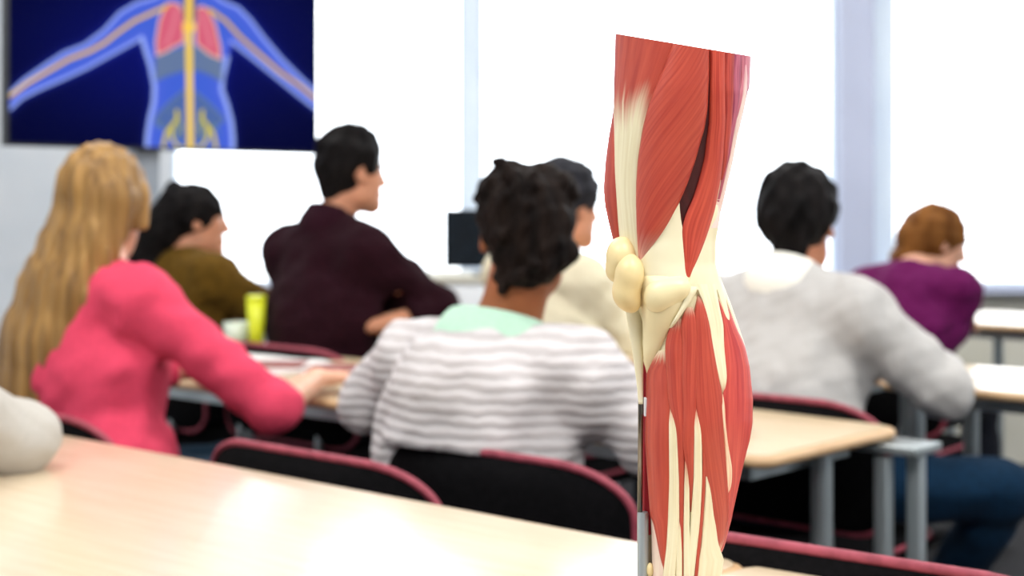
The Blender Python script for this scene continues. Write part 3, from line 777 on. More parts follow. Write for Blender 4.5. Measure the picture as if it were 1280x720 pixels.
# picture coordinates of the figure shown (the figure was measured in these units)
PX = 640 + wxx / wyy * 1778; PY = 250 - (wzz - CAMH) / wyy * 1778
def mixc(c, col, a):
    a = np.clip(a, 0, 1)[..., None]; return c * (1 - a) + np.array(col, float) * a
sm = lambda d, w, s=1.6: np.clip((w - d) / s + .5, 0, 1)
C = np.zeros(PX.shape + (3,)); C[:] = (0, 2, 40)
glow = np.exp(-((PX - 215) ** 2 / 190 ** 2 + (PY - 60) ** 2 / 110 ** 2)); C = mixc(C, (8, 16, 108), glow * .9)
armLu = [(8, 120), (30, 100), (60, 79), (80, 66), (106, 56), (130, 38), (150, 16), (170, 4), (190, -2), (214, -12), (224, -24)]
neckL = [(224, -24), (222, -42), (214, -60), (216, -84), (228, -100), (237, -104)]
neckR = [(237, -104), (246, -100), (258, -84), (260, -60), (252, -42), (250, -24)]
armRu = [(250, -24), (262, -10), (280, 2), (298, 10), (312, 24), (330, 48), (352, 74), (374, 96), (400, 120)]
armRl = [(400, 140), (372, 118), (340, 92), (310, 68), (289, 52)]
torR = [(289, 52), (284, 72), (278, 98), (277, 112), (284, 132), (289, 152), (291, 172), (291, 200)]
torL = [(183, 200), (184, 172), (187, 150), (192, 128), (193, 108), (188, 82), (177, 47)]
armLl = [(177, 47), (150, 62), (110, 84), (80, 98), (50, 111), (28, 122), (8, 140)]
poly = armLu + neckL[1:] + neckR[1:] + armRu[1:] + armRl + torR[1:] + torL + armLl[1:]
ins = inside(PX, PY, poly); dl = seg(PX, PY, armLu + neckL[1:] + neckR[1:] + armRu[1:]); dl = np.minimum(dl, seg(PX, PY, armRl + torR[1:])); dl = np.minimum(dl, seg(PX, PY, torL + armLl[1:]))
C = np.where(ins[..., None], np.array((66, 98, 212.)), C)
C = mixc(C, (96, 108, 228), np.where(ins, np.exp(-dl / 7) * .8, 0))
C = mixc(C, (60, 88, 230), np.where(ins, 0, np.exp(-dl / 3.5) * .75))
for s_ in (torR[1:], torL, armLl, armLu, armRu, armRl): C = mixc(C, (158, 180, 255), sm(seg(PX, PY, s_), 2.6 if s_ in (torR[1:], torL) else 1.7, 1.6))
# ribs, diaphragm
for k in range(5):
    y = 66 + k * 6; arc = [(196, y + 8), (210, y + 2), (226, y - 3), (237, y - 5), (252, y - 3), (264, y + 2), (276, y + 9)]
    C = mixc(C, (104, 122, 142), sm(seg(PX, PY, arc), 2.6, 3) * .85)
    C = mixc(C, (160, 168, 150), sm(seg(PX, PY, [(x, yy - 3) for x, yy in arc]), .5, 1) * .45)
for P_ in ([(207, 6), (214, 3), (224, 6), (230, 16), (230, 52), (218, 58), (208, 64), (196, 69), (195, 52), (199, 26)], [(245, 10), (254, 8), (262, 14), (269, 32), (275, 58), (276, 74), (262, 68), (252, 60), (245, 54)]):
    C = np.where(inside(PX, PY, P_)[..., None], np.array((214, 96, 122.)), C)
    C = mixc(C, (234, 190, 170), sm(seg(PX, PY, P_ + P_[:1]), 1.3, 1.6))
C = mixc(C, (232, 150, 160), sm(seg(PX, PY, [(221, 12), (216, 34), (208, 56)]), 2, 3) * .6); C = mixc(C, (232, 150, 160), sm(seg(PX, PY, [(253, 16), (258, 36), (264, 58)]), 2, 3) * .6)
# pelvis
for P_ in ([(231, 112), (214, 126), (198, 142), (193, 152), (204, 160), (220, 170), (231, 180)], [(243, 114), (258, 126), (274, 142), (280, 150), (268, 160), (254, 172), (243, 180)]):
    C = mixc(C, (84, 108, 150), inside(PX, PY, P_) * .75)
    C = mixc(C, (128, 150, 120), sm(seg(PX, PY, P_), .7, 1.2) * .8)
rs = np.random.RandomState(4)
for k in range(16):
    x, y = rs.uniform(200, 272), rs.uniform(134, 182); C = mixc(C, (120, 150, 110), sm(seg(PX, PY, [(x, y), (x + rs.uniform(-6, 6), y + rs.uniform(2, 9))]), .7, 1.2) * .7)
for m_ in (1, -1):
    Q = lambda pts: [(237 + m_ * (x - 237), y) for x, y in pts]
    C = mixc(C, (214, 196, 60), sm(seg(PX, PY, Q([(221, 139), (222, 148), (216, 156), (208, 166), (205, 178), (203, 190)])), 2.3))
    C = mixc(C, (222, 204, 70), sm(seg(PX, PY, Q([(215, 158), (214, 170), (219, 180), (226, 185), (236, 187)])), 1.9))
    C = mixc(C, (190, 190, 80), sm(seg(PX, PY, Q([(222, 150), (226, 158), (222, 168)])), 1.0))
C = mixc(C, (236, 190, 70), sm(seg(PX, PY, [(208, 8), (190, 16), (168, 26), (148, 40), (130, 54), (112, 64), (86, 74), (58, 90), (34, 104), (10, 122)]), 2.3))
C = mixc(C, (222, 178, 70), sm(seg(PX, PY, [(262, 12), (282, 26), (300, 46), (322, 66), (350, 90), (376, 108), (402, 130)]), 2.3))
C = mixc(C, (120, 92, 110), sm(seg(PX, PY, [(237, -60), (237, 20)]), 9, 3) * .8)
C = mixc(C, (250, 210, 84), sm(seg(PX, PY, [(237, -100), (236, 40), (238, 200)]), 4.2, 1.6)); C = mixc(C, (250, 206, 90), sm(np.hypot(PX - 236, PY - 34), 8, 2)); C = mixc(C, (236, 190, 80), sm(np.hypot((PX - 237), (PY + 76) * .8), 17, 3))
lc = np.where(C / 255 <= .04045, C / 255 / 12.92, ((C / 255 + .055) / 1.055) ** 2.4)
V = np.stack([GX.ravel(), np.full(GX.size, .0), tz + GZ.ravel()], 1)
ii = np.arange((nyg - 1) * nxg).reshape(nyg - 1, nxg)[:, :-1].ravel()
Qd = np.stack([ii, ii + 1, ii + nxg + 1, ii + nxg], 1)
me = bpy.data.meshes.new('screen'); me.vertices.add(len(V)); me.vertices.foreach_set('co', V.astype(np.float32).ravel())
me.loops.add(Qd.size); me.loops.foreach_set('vertex_index', Qd.astype(np.int32).ravel()); me.polygons.add(len(Qd)); me.polygons.foreach_set('loop_start', np.arange(0, Qd.size, 4, dtype=np.int32)); me.update(calc_edges=True)
at_ = me.attributes.new('picture', 'FLOAT_COLOR', 'POINT'); at_.data.foreach_set('color', np.concatenate([lc.reshape(-1, 3), np.ones((lc.shape[0] * lc.shape[1], 1))], 1).astype(np.float32).ravel())
m, nt, b_ = newmat('lit_screen'); a_ = N(nt, 'ShaderNodeAttribute', attribute_name='picture')
nt.links.new(a_.outputs['Color'], b_.inputs['Emission Color']); SCREEN = b_.inputs['Emission Strength']; b_.inputs['Base Color'].default_value = (0.002, .002, .002, 1); b_.inputs['Roughness'].default_value = .5; b_.inputs['Specular IOR Level'].default_value = 0
link_mesh('screen', me, m, tv, smooth=False)
o = MB().box((-.05, .05, .02), (.05, .10, tz + .4), .006).build('column', M['grey'], tv); o.location = (-.085, 0, 0)
o = MB().prism(rrect(.7, .45, .08), 0, .025, .006).build('base', M['grey'], tv); o.location = (-.085, .08, 0)
MB().box((-.25, .045, tz + .15), (.12, .055, tz + .45), .003).build('bracket', M['screen_black'], tv)

# ------------------------------------------------------------------ the anatomical leg model
DL, XL = 1.27, .15
leg = empty('anatomical_leg_model', (XL, DL, TABLE)); tag(leg, 'tall plastic muscle model of a human leg and knee standing on the near table', 'anatomical model')
def pt(px, py, dep):
    dd = DL + min(dep, 0.0); s = dd / 1778.0
    return ((px - 640) * s - XL, dep, (CAMH - TABLE) - (py - 250) * s)
SIL = [(42, 770, 938), (100, 768.5, 936), (130, 768, 931), (160, 768, 925), (200, 769, 915), (240, 771, 905), (265, 773, 899), (300, 776, 893), (330, 778, 893), (350, 781, 899), (380, 789, 911), (400, 797, 918), (415, 803, 923), (430, 807, 928), (460, 810, 934),
       (500, 810, 938), (530, 809, 937.5), (550, 809, 934), (580, 811, 926), (610, 813, 919), (640, 815, 912), (670, 816, 907), (700, 816.5, 903), (720, 817, 900), (760, 821, 893), (800, 829, 886), (850, 830, 888)]
SP = np.array(SIL, float)
def shape(py):
    l = np.interp(py, SP[:, 0], SP[:, 1]); r = np.interp(py, SP[:, 0], SP[:, 2])
    cx = (l + r) / 2; a = (r - l) / 2 - 1.5
    kb = np.interp(py, [42, 200, 300, 350, 420, 500, 600, 720, 850], [.92, .92, .95, .98, .90, .90, .92, .92, .95])
    return cx, a, a * kb / 1400.0
def slant(px, py): return py + (px - 770) * .167 * max(0.0, 1 - (py - 42) / 130.0)
def surf(th, py, off):
    cx, a, b = shape(py); a2 = a + off; b2 = b + off / 1400.0
    X = cx + a2 * math.sin(th); dep = -b2 * math.cos(th)
    return pt(X, slant(X, py), dep)
def th_of(x, py):
    cx, a, b = shape(py); return math.asin(max(-.995, min(.995, (x - cx) / a)))
def smooth_rows(st, step=4.0):
    st = np.array(st, float); n = max(8, int((st[-1, 0] - st[0, 0]) / step)); py = np.linspace(st[0, 0], st[-1, 0], n)
    A = np.interp(py, st[:, 0], st[:, 1]); B = np.interp(py, st[:, 0], st[:, 2])
    for _ in range(3):
        for q in (A, B): q[1:-1] = (q[:-2] + 2 * q[1:-1] + q[2:]) / 4
    return py, A, B
def put_tv(me, tvs):
    a = me.attributes.new('tv', 'FLOAT_COLOR', 'POINT'); a.data.foreach_set('color', np.array(tvs, np.float32).ravel())
def strip(name, st, mat, bulge=4, lift=0, wl=None, wr=None, deg=False, n=16, label=None, end=(1, 1), power=.55, deep=7):
    py, A, B = smooth_rows(st); V = []; T = []; F = []; K = len(py); ring = 2 * n
    for i in range(K):
        v = i / (K - 1); p = py[i]
        if deg: t0, t1 = math.radians(A[i]), math.radians(B[i])
        else:
            t0 = th_of(A[i], p); t1 = th_of(B[i], p)
            if wl is not None:
                q = min(1, max(0, (np.interp(p, SP[:, 0], SP[:, 1]) + 3.0 - A[i]) / 1.8)); t0 = t0 * (1 - q) + math.radians(-wl) * q
            if wr is not None:
                q = min(1, max(0, (B[i] - np.interp(p, SP[:, 0], SP[:, 2]) + 3.0) / 1.8)); t1 = t1 * (1 - q) + math.radians(wr) * q
        te = 1.0
        if end[0]: te = min(te, math.sqrt(min(1, v * 7 + .02)))
        if end[1]: te = min(te, math.sqrt(min(1, (1 - v) * 7 + .02)))
        wpx = abs(t1 - t0) * shape(p)[1]; bl = min(bulge, wpx * .35)
        for j in range(n):
            t = j / (n - 1); th = t0 + (t1 - t0) * t
            V.append(surf(th, p, lift * te - 1.2 * (1 - te) + bl * te * math.sin(math.pi * t) ** power)); T.append((t, v, 0, 1))
        for j in range(n - 1, -1, -1):
            t = j / (n - 1); th = t0 + (t1 - t0) * t; V.append(surf(th, p, -deep)); T.append((t, v, 0, 1))
    for i in range(K - 1):
        for j in range(ring): F.append((i * ring + j, (i + 1) * ring + j, (i + 1) * ring + (j + 1) % ring, i * ring + (j + 1) % ring))
    for i in (0, K - 1):
        for j in range(n - 1):
            q = (i * ring + j, i * ring + j + 1, i * ring + ring - 2 - j, i * ring + ring - 1 - j); F.append(q if i == 0 else q[::-1])
    me = mesh_from(name, V, F); put_tv(me, T); o = link_mesh(name, me, mat, leg)
    try: me.set_sharp_from_angle(angle=math.radians(60))
    except Exception: pass
    if label: o['label'] = label
    return o
RED1, RED2, CREAM, CREAM2 = rgb(190, 80, 60), rgb(166, 58, 46), rgb(236, 228, 196), rgb(224, 212, 174)
def muscle_mat(name, f=(-1, -.9), g=(1.9, 2.0), W=14, shear=0, r1=RED1, r2=RED2, c1=CREAM, c2=CREAM2, jit=.22, fw=9):
    m, nt, b = newmat(name); at_ = N(nt, 'ShaderNodeAttribute', attribute_name='tv'); sp = N(nt, 'ShaderNodeSeparateXYZ'); nt.links.new(at_.outputs['Vector'], sp.inputs[0])
    def math_(op, a, b_=None, c=None):
        n = N(nt, 'ShaderNodeMath', operation=op)
        for i, q in enumerate((a, b_, c)):
            if q is None: continue
            if isinstance(q, (int, float)): n.inputs[i].default_value = q
            else: nt.links.new(q, n.inputs[i])
        return n.outputs[0]
    t, v = sp.outputs[0], sp.outputs[1]
    tt = math_('ADD', t, math_('MULTIPLY', v, shear))
    def nz(wt, wv, z, detail=2):
        c = N(nt, 'ShaderNodeCombineXYZ'); nt.links.new(math_('MULTIPLY', tt, wt), c.inputs[0]); nt.links.new(math_('MULTIPLY', v, wv), c.inputs[1]); c.inputs[2].default_value = z
        n = N(nt, 'ShaderNodeTexNoise', i_Scale=1.0, i_Detail=detail); nt.links.new(c.outputs[0], n.inputs['Vector']); return n.outputs['Fac']
    fib = nz(W, 2.5, 1.3, 4); fr = N(nt, 'ShaderNodeMapRange'); fr.inputs[1].default_value = .32; fr.inputs[2].default_value = .68; nt.links.new(fib, fr.inputs[0])
    jt = math_('MULTIPLY', math_('SUBTRACT', nz(fw, 1.2, 7.7, 3), .5), jit * 2); vv = math_('ADD', v, jt)
    def ss(a, b_):
        r = N(nt, 'ShaderNodeMapRange', interpolation_type='SMOOTHSTEP'); r.inputs[1].default_value = a; r.inputs[2].default_value = b_; nt.links.new(vv, r.inputs[0]); return r.outputs[0]
    mask = math_('MULTIPLY', ss(*f), math_('SUBTRACT', 1.0, ss(*g)))
    red = N(nt, 'ShaderNodeMix', data_type='RGBA'); red.inputs[6].default_value = r1; red.inputs[7].default_value = r2; nt.links.new(fr.outputs[0], red.inputs[0])
    cr = N(nt, 'ShaderNodeMix', data_type='RGBA'); cr.inputs[6].default_value = c1; cr.inputs[7].default_value = c2; nt.links.new(fr.outputs[0], cr.inputs[0])
    mx = N(nt, 'ShaderNodeMix', data_type='RGBA'); nt.links.new(mask, mx.inputs[0]); nt.links.new(cr.outputs[2], mx.inputs[6]); nt.links.new(red.outputs[2], mx.inputs[7])
    nt.links.new(mx.outputs[2], b.inputs['Base Color']); b.inputs['Roughness'].default_value = .42; b.inputs['Specular IOR Level'].default_value = .4
    bp = N(nt, 'ShaderNodeBump', i_Strength=.2, i_Distance=.0012); nt.links.new(fib, bp.inputs['Height']); nt.links.new(bp.outputs[0], b.inputs['Normal'])
    return m
mr = muscle_mat
bone = mat_noise('ivory_plastic', rgb(238, 230, 196), rgb(228, 218, 180), 18, .42, spec=.4)
ochre = mat_noise('ochre_ivory_plastic', rgb(232, 212, 160), rgb(222, 196, 140), 22, .38, spec=.45)
tend = mat_noise('cream_tendon', rgb(236, 228, 196), rgb(222, 212, 176), 30, .45, stretch=(1, 1, .08))
# core
V = []; F = []; T = []; rows = np.linspace(46, 850, 150); n = 64
for p in rows:
    for j in range(n): V.append(surf(2 * math.pi * j / n, p, -2.2)); T.append((j / n, 0, 0, 1))
for i in range(len(rows) - 1):
    for j in range(n): F.append((i * n + j, (i + 1) * n + j, (i + 1) * n + (j + 1) % n, i * n + (j + 1) % n))
F.append(tuple(range(n))); F.append(tuple((len(rows) - 1) * n + j for j in range(n))[::-1])
link_mesh('bone_core', mesh_from('core', V, F), bone, leg)['label'] = 'ivory core of the leg'
# cut face on top
V = [surf(2 * math.pi * j / n, 42, -1.5) for j in range(n)] + [surf(2 * math.pi * j / n, 48, -3) for j in range(n)]
F = [tuple(range(n))] + [(j, j + n, (j + 1) % n + n, (j + 1) % n) for j in range(n)] + [tuple(range(2 * n - 1, n - 1, -1))]
link_mesh('cut_face', mesh_from('cut_face', V, F), mat_noise('cut_flesh', rgb(150, 40, 36), rgb(120, 26, 26), 40, .5), leg, smooth=False)
q = surf(0, 42, -70); MB().tube([(q[0], q[1] + .02, q[2] - .02), (q[0] + .0, q[1] + .02, q[2] - .0040)], .010, 24).build('bone_end', ochre, leg)

gap_shade = muscle_mat('gap_shade_maroon', r1=rgb(70, 6, 10), r2=rgb(48, 2, 6), W=10)  # shadow of the gap between the thigh muscles is put into this maroon
strip('shaded_gap_muscle', [(44, 800, 905), (120, 800, 905), (200, 800, 900), (240, 820, 893), (262, 846, 885), (285, 850, 875), (300, 851, 862)], gap_shade, 0, -1.4, end=(0, 0), label='deep muscle in the gap between the thigh muscles, shade painted in as dark maroon')
strip('front_thigh_muscle', [(42, 770, 842), (70, 769, 833), (95, 768, 824), (120, 769, 815), (150, 770, 806), (200, 771, 798), (250, 772, 796), (300, 773, 801), (335, 778, 804)],
      mr('front_thigh', g=(.20, .42), W=16, jit=.16, fw=12), 4, 0, wl=100, end=(0, 1), label='red muscle fading into a cream tendon')
strip('inner_thigh_muscle', [(42, 841, 886), (80, 829, 886), (100, 821, 885), (130, 811, 884), (160, 804, 880), (200, 798, 869), (230, 796, 859), (260, 796, 846), (280, 797, 836), (300, 798, 823), (315, 798, 811), (330, 798, 802)],
      mr('inner_thigh', g=(.84, 1.06), W=22, shear=1.6, jit=.05, c1=rgb(236, 200, 190), c2=rgb(226, 170, 160)), 9, 1.5, end=(0, 1), n=22, label='large teardrop red muscle above the knee')
strip('thigh_strap_muscle', [(42, 888, 906), (100, 888, 906), (150, 887, 906), (200, 881, 903), (230, 873, 899), (250, 866, 895), (262, 860, 893), (275, 855, 889), (292, 852, 884), (330, 855, 870), (354, 856, 859)],
      mr('strap', W=12, r1=rgb(204, 84, 62), r2=rgb(164, 46, 36)), 5, .5, end=(0, 1), label='long red muscle narrowing to a point at the knee')
strip('slender_muscle', [(42, 906, 917), (110, 906, 916), (160, 905, 913), (200, 903, 908), (225, 902, 904)], mr('slender', W=6, r1=rgb(196, 80, 66), r2=rgb(150, 44, 44)), 3, .6, end=(0, 1))
strip('slender_muscle', [(42, 917, 927), (110, 916, 924), (150, 913, 919), (190, 907, 912), (220, 904, 906)], mr('slender2', W=6, r1=rgb(196, 110, 130), r2=rgb(140, 50, 80)), 3, .2, end=(0, 1), label='purple-red slender muscle')
strip('side_tendon', [(42, 927, 939), (80, 927, 937), (110, 923, 931), (150, 918, 923), (180, 912, 917), (210, 906, 911), (240, 901, 905), (262, 896, 902), (290, 884, 897)], mr('side_tendon', f=(2, 3), c1=rgb(210, 130, 144), c2=rgb(158, 66, 88), W=6), 2.0, 1.0, wr=92, end=(0, 0), label='pale pink-white tendon along the back edge')
strip('rear_thigh_muscle', [(42, 86, 178), (150, 84, 178), (200, 70, 178), (240, 78, 175), (264, 95, 150), (300, 120, 150)], mr('rear_thigh', W=24, r1=rgb(176, 60, 74), r2=rgb(130, 36, 54)), 3, -.5, deg=True, end=(0, 1), n=26)
strip('rear_thigh_muscle', [(42, 182, 262), (150, 182, 264), (260, 186, 262), (310, 200, 240)], mr('rear_thigh2', W=24), 3, 0, deg=True, end=(0, 1), n=26)
strip('side_tendon', [(44, 930, 932), (100, 927, 930), (120, 924, 928), (150, 918, 922), (180, 913, 917), (210, 907, 911), (240, 901, 905), (262, 896, 900), (285, 886, 894)], muscle_mat('pinktend', g=(-.1, .35), c1=rgb(244, 224, 216), c2=rgb(232, 200, 190), r1=rgb(206, 130, 148), r2=rgb(206, 130, 148), W=4), 1.5, 3.2, end=(1, 0), label='thin cream line of tendon')
# outer thigh muscle bulging at the left
def spindle(name, st, mat, dep=0.0, ry=1.0, n=28, label=None, parent=None):
    py, A, B = smooth_rows(st, 3.0); V = []; T = []; F = []; K = len(py)
    for i in range(K):
        c = (A[i] + B[i]) / 2; r = abs(B[i] - A[i]) / 2; x, y, z = pt(c, py[i], dep)
        for j in range(n):
            a = 2 * math.pi * j / n; V.append((x + r / 1400 * math.cos(a), y + r / 1400 * ry * math.sin(a), z)); T.append((j / n, i / (K - 1), 0, 1))
    for i in range(K - 1):
        for j in range(n): F.append((i * n + j, (i + 1) * n + j, (i + 1) * n + (j + 1) % n, i * n + (j + 1) % n))
    F.append(tuple(range(n))); F.append(tuple((K - 1) * n + j for j in range(n))[::-1])
    me = mesh_from(name, V, F); put_tv(me, T); o = link_mesh(name, me, mat, leg)
    if label: o['label'] = label
    return o
spindle('outer_thigh_muscle', [(120, 770, 786), (145, 766.5, 800), (170, 762, 806), (200, 758, 810), (235, 755.5, 812), (255, 757, 810), (275, 761, 804), (295, 766, 796), (312, 770, 784)], mr('outer_thigh', W=20), dep=.012, ry=1.25, label='red muscle bulging behind the kneecap tendon')
# knee
T_=lambda nm, g=(.02, .16): muscle_mat(nm, g=g, W=7, jit=.07, r1=rgb(200, 84, 62), r2=rgb(180, 60, 46))
def knee_part(name, mat, prims, label=None, res=.0016):
    cs = np.array([p[0] for p in prims]); rs_ = max(max(p[1]) for p in prims); F_ = Field(cs.min(0) - rs_ - .006, cs.max(0) + rs_ + .006, res)
    for c, r, *k in prims: F_.ell(c, r, k[0] if k else .004)
    o = link_mesh(name, F_.mesh(name), mat, leg)
    if label: o['label'] = label
    return o
knee_part('fat_pad', ochre, [(pt(777, 322, -.020), (.0140, .016, .0185)), (pt(772, 338, -.018), (.0105, .012, .011))], 'ochre lobe at the front of the knee')
knee_part('kneecap', ochre, [(pt(787, 343, -.030), (.0130, .015, .0185)), (pt(783, 364, -.028), (.0125, .014, .0165)), (pt(789, 377, -.026), (.0090, .010, .0100))], 'ochre ivory kneecap')
strip('knee_capsule', [(246, 838, 849), (262, 830, 850), (280, 812, 852), (300, 800, 858), (325, 796, 862), (356, 798, 864)], mat_noise('capsule_ivory', rgb(234, 226, 194), rgb(226, 216, 182), 20, .4), 3.5, -.4, end=(0, 0), n=22, power=.7, label='smooth cream knee joint capsule')
knee_part('shin_bone_head', mat_noise('pale_ochre', rgb(234, 220, 176), rgb(228, 212, 166), 22, .38), [(pt(850, 359, -.037), (.0085, .0095, .0080), .008), (pt(836, 364, -.038), (.0140, .0100, .0120), .012), (pt(822, 372, -.036), (.0120, .0100, .0140), .012)], 'pale ochre head of the shin bone')
strip('shin_bone', [(342, 800, 848), (352, 800, 861), (362, 800, 862), (375, 801, 858), (390, 803, 849), (405, 805, 840), (425, 808, 829), (445, 811, 819), (468, 811, 813)], mat_noise('shin_ivory', rgb(236, 224, 184), rgb(228, 212, 168), 16, .4), 9, 1, end=(1, 0), n=22, power=.8, label='triangular ivory shin bone')
spindle('kneecap_tendon', [(378, 781, 803), (395, 783, 803), (420, 787, 804), (450, 792, 804), (480, 796, 804), (505, 798, 804)], tend, dep=-.006, ry=.7)
spindle('deep_shin_muscle', [(398, 801, 803), (420, 803, 808), (450, 803, 812), (500, 803, 814), (560, 803, 815), (620, 803, 818), (655, 803, 818), (672, 804, 816)], muscle_mat('dark_shin', r1=rgb(176, 22, 40), r2=rgb(140, 8, 26), W=8), dep=.006, label='deep red muscle behind the metal rod')
spindle('ankle_tendon', [(662, 804, 816), (700, 804, 818), (760, 812, 826), (820, 824, 838)], mat_noise('tan_tendon', rgb(186, 172, 146), rgb(164, 148, 122), 30, .5), dep=.006, label='tan tendon behind the metal rod')
# calf
strip('tendon_fan', [(256, 893, 902), (280, 887, 898), (300, 880, 896), (325, 869, 895), (350, 861, 899), (362, 860, 903)], tend, 2.5, 2.0, end=(1, 0), wr=95, label='cream tendon sheet behind the knee')
strip('calf_tendon', [(355, 861, 873), (372, 856, 866), (388, 849, 856), (402, 842, 847), (412, 836, 839)], tend, 2.5, 4.0)
strip('calf_tendon', [(355, 868, 892), (380, 879, 896), (405, 883, 902), (430, 886, 903), (450, 891, 905), (470, 896, 907), (485, 900, 906), (494, 902, 904)], muscle_mat('te', f=(.86, 1.05), W=7, jit=.08), 2, 3.4, end=(0, 1))
strip('calf_tendon', [(350, 888, 899), (368, 896, 903), (385, 901, 906), (410, 908, 913), (440, 917, 921), (465, 924, 927), (488, 929, 931)], tend, 1.5, 3.4, end=(0, 1))
strip('calf_tendon', [(345, 895, 901), (380, 907, 912), (410, 918, 922), (440, 928, 931), (470, 934, 936), (505, 937, 939)], tend, 1.5, 3.0, end=(0, 1), wr=92)
strip('shin_muscle', [(438, 822, 830), (452, 813, 837), (480, 810, 840), (520, 809, 840), (560, 808, 839), (600, 812, 840), (640, 816, 838), (680, 824, 836), (705, 828, 834), (725, 830, 832)], mr('shin_m', f=(-.02, .06), g=(.97, 1.1), W=10, jit=.06), 4, 1.5, wl=100)
strip('pale_shin_edge', [(585, 812, 817), (620, 814, 822), (660, 816, 827), (700, 817, 830), (740, 820, 832), (790, 830, 838)], mr('pale_shin', f=(2, 3), c1=rgb(232, 214, 196), c2=rgb(222, 190, 176), W=6), 1.5, 2.2, wl=95)
strip('calf_muscle', [(398, 842, 852), (412, 836, 856), (430, 832, 856), (460, 834, 856), (500, 836, 857), (540, 846, 857), (600, 849, 856), (660, 850, 855), (730, 852, 854)], mr('calf_a', f=(-.05, .05), W=9, jit=.05), 4, 2, label='red muscle below the shin bone')
strip('calf_muscle', [(384, 858, 866), (400, 851, 872), (430, 853, 873), (470, 852, 872), (510, 854, 871), (550, 853, 869), (600, 860, 867), (640, 863, 865)], mr('calf_b', f=(-.05, .05), W=9, jit=.05), 4, 2.6)
strip('calf_muscle', [(368, 873, 878), (390, 868, 884), (415, 869, 888), (440, 868, 893), (470, 868, 898), (500, 868, 903), (530, 872, 904), (560, 876, 905), (600, 880, 908), (640, 886, 908), (670, 892, 905), (688, 894, 901)], mr('calf_c', f=(-.05, .04), g=(.96, 1.03), W=16, jit=.05), 5, 2.4, n=20, label='large red calf muscle')
strip('calf_muscle', [(366, 896, 899), (385, 899, 909), (410, 903, 918), (430, 904, 926), (460, 905, 933), (500, 903, 938), (530, 902, 938), (555, 903, 934), (575, 905, 928), (600, 908, 921), (640, 906, 912), (668, 903, 908), (690, 901, 905)], mr('calf_d', f=(-.05, .06), W=14, jit=.06, r1=rgb(206, 84, 72), r2=rgb(172, 50, 52)), 4, 2.0, n=20, wr=100, label='bulging red calf muscle at the back')
strip('calf_streak', [(490, 901, 903), (505, 900, 904), (530, 902, 905), (560, 904, 908), (585, 905, 912), (605, 905, 911), (625, 904, 907)], mr('streak', f=(2, 3), W=5, c1=rgb(240, 222, 190), c2=rgb(226, 160, 130)), 1.0, 4.4, label='cream streak between the calf muscles')
strip('long_tendon', [(488, 841, 843), (505, 839, 846), (530, 838, 849), (600, 838.5, 850), (650, 837, 850), (685, 835, 848), (720, 831, 845), (790, 830, 842)], T_('ta'), 1.6, 3.6, label='long cream tendon')
strip('long_tendon', [(640, 849, 851), (680, 847, 853), (720, 846, 853), (790, 844, 852)], T_('tb'), 1.5, 3.0)
strip('long_tendon', [(545, 860, 861), (570, 857, 862), (610, 856, 862), (660, 855, 862), (720, 855, 866), (790, 854, 864)], T_('tc', (.05, .3)), 1.5, 3.6)
strip('long_tendon', [(492, 868, 870), (510, 867, 873), (540, 868, 877), (600, 867, 877), (650, 863.5, 874.5), (700, 861, 869), (730, 860, 866), (790, 860, 866)], T_('td'), 1.6, 4.0)
strip('thin_muscle', [(540, 877, 879), (580, 878, 882), (620, 876, 880), (660, 873, 877), (700, 869, 873), (740, 866, 870)], mr('thin', W=4), 1.2, 3.8)
strip('broad_tendon', [(520, 880, 882), (545, 880, 887), (575, 880, 890), (610, 881, 892), (650, 878, 892), (680, 876, 895), (700, 873, 902), (720, 871, 901), (790, 868, 888)], mr('broad', g=(.10, .34), W=9, jit=.08), 2, 3.4, n=20, label='broad cream tendon above the ankle')
strip('rear_calf_muscle', [(370, 112, 176), (420, 100, 178), (520, 98, 179), (590, 100, 178), (640, 120, 176)], mr('rear_a', f=(-.05, .1), g=(.85, 1), W=22), 5, 1, deg=True, n=24)
strip('rear_calf_muscle', [(370, 184, 240), (420, 182, 258), (520, 181, 262), (590, 182, 258), (640, 186, 240)], mr('rear_b', f=(-.05, .1), g=(.85, 1), W=22), 5, 1, deg=True, n=24)
# foot, base, rod
F_ = Field((-.17, -.06, 0), (.09, .06, .115), .0022)
F_.cone((.008, 0, .105), (.010, 0, .05), .0205, .022, .01); F_.cone((.012, 0, .05), (.040, 0, .036), .022, .019, .015)
F_.cone((0, 0, .06), (-.075, -.004, .036), .023, .016, .02, (1, 1.15, 1)); F_.cone((.03, .004, .032), (-.09, 0, .030), .018, .014, .015, (1, 1.5, 1))
for k, (y, l, r) in enumerate(((-.024, .034, .0105), (-.010, .030, .0078), (.002, .027, .0072), (.013, .023, .0068), (.023, .018, .0065))):
    F_.cone((-.095, y * .9, .030), (-.108 - l, y * 1.1, .0225), r * 1.05, r, .005)
F_.cut((0, 0, .0145), (0, 0, -1))
link_mesh('foot', F_.mesh('foot'), mr('foot_m', f=(2, 3)), leg)
for k, y in enumerate((-.016, -.006, .003, .012)):
    MB().tube([(-.01, y * .4, .088), (-.03, y * .6, .074), (-.065, y, .055), (-.10, y * 1.2, .043), (-.118, y * 1.5, .034)], [.0028, .003, .0026, .0024, .0018], 8).build('foot_tendon', tend, leg, smooth=True)
MB().prism([(x - .035, y) for x, y in rrect(.30, .15, .07, 12)], 0, .015, .004).build('base', M['screen_black'], leg)
x0, y0, z0 = pt(801, 488, -.004)
rx_, ry_, rz_ = pt(800, 640, -.004)
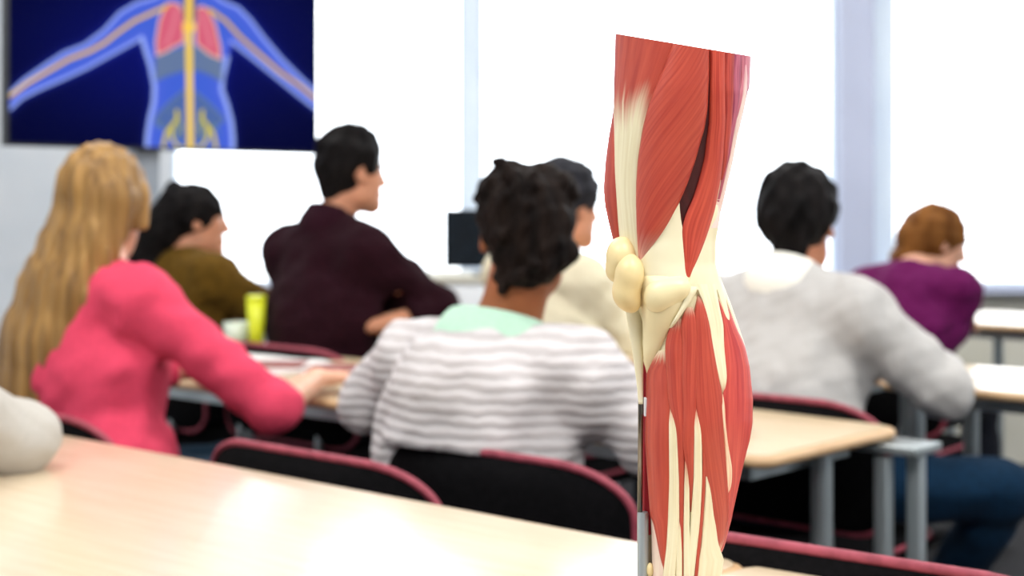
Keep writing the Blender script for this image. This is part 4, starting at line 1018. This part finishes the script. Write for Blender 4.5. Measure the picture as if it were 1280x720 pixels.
MB().tube([(x0, y0, z0 + .012), (x0, y0, z0), (rx_, ry_, rz_)], .0024, 14).build('rod_tip', mat_plain('dark_steel', rgb(120, 116, 108), .3, 1.0), leg, smooth=True)
xa = pt(803.5, 640, -.004)
MB().lathe([(.0008, rz_ + .0005), (.0046, rz_), (.0050, rz_ - .002), (.0050, .016), (.009, .0155), (.009, .0145)], 24, (xa[0], xa[1], 0)).build('support_rod', M['silver'], leg, smooth=False)
a = pt(805, 497, -.008); b = pt(811, 520, -.008)
MB().box((a[0], a[1] - .003, b[2]), (b[0], a[1] + .004, a[2]), .0006).build('connector_peg', M['whitemetal'], leg)
knee_part('fastening_knob', ochre, [(pt(812.5, 712, -.006), (.0034, .004, .0062))], res=.0008)

# ------------------------------------------------------------------ light and camera
w = bpy.data.worlds.new('overcast_sky'); scn.world = w; w.use_nodes = True
bg = w.node_tree.nodes['Background']; bg.inputs[0].default_value = (.97, .985, 1.0, 1); bg.inputs[1].default_value = 5.2
SCREEN.default_value = 0.95
for lx in (-1.2, .9, 3.0):  # unseen fill lights added for tables and walls, strongest by the near table
    for ly in (.2, 2.6, 5.0):
        ld = bpy.data.lights.new('ceiling_fill', 'AREA'); ld.shape = 'RECTANGLE'; ld.size = 1.2; ld.size_y = .6; ld.energy = 50 if ly < 1 and lx < 2 else 27; ld.color = (1, .985, .96)
        lo_ = bpy.data.objects.new('ceiling_fill', ld); COL.objects.link(lo_); lo_.location = (lx, ly, ZC - .01)
cam_d = bpy.data.cameras.new('camera'); cam = bpy.data.objects.new('camera', cam_d); COL.objects.link(cam)
cam.location = (0, 0, CAMH); cam.rotation_euler = (math.pi / 2, 0, 0); cam_d.lens = 50; cam_d.sensor_width = 36; cam_d.shift_y = -110 / 1280
cam_d.dof.use_dof = True; cam_d.dof.focus_distance = 1.23; cam_d.dof.aperture_fstop = 4.5; cam_d.clip_start = .02; cam_d.clip_end = 300
scn.camera = cam
vs = scn.view_settings; vs.view_transform = 'Standard'; vs.look = 'None'; vs.gamma = 1; vs.use_curve_mapping = False; vs.exposure = 0.12
scn.cycles.use_denoising = True; scn.cycles.max_bounces = 8; scn.cycles.sample_clamp_indirect = 8
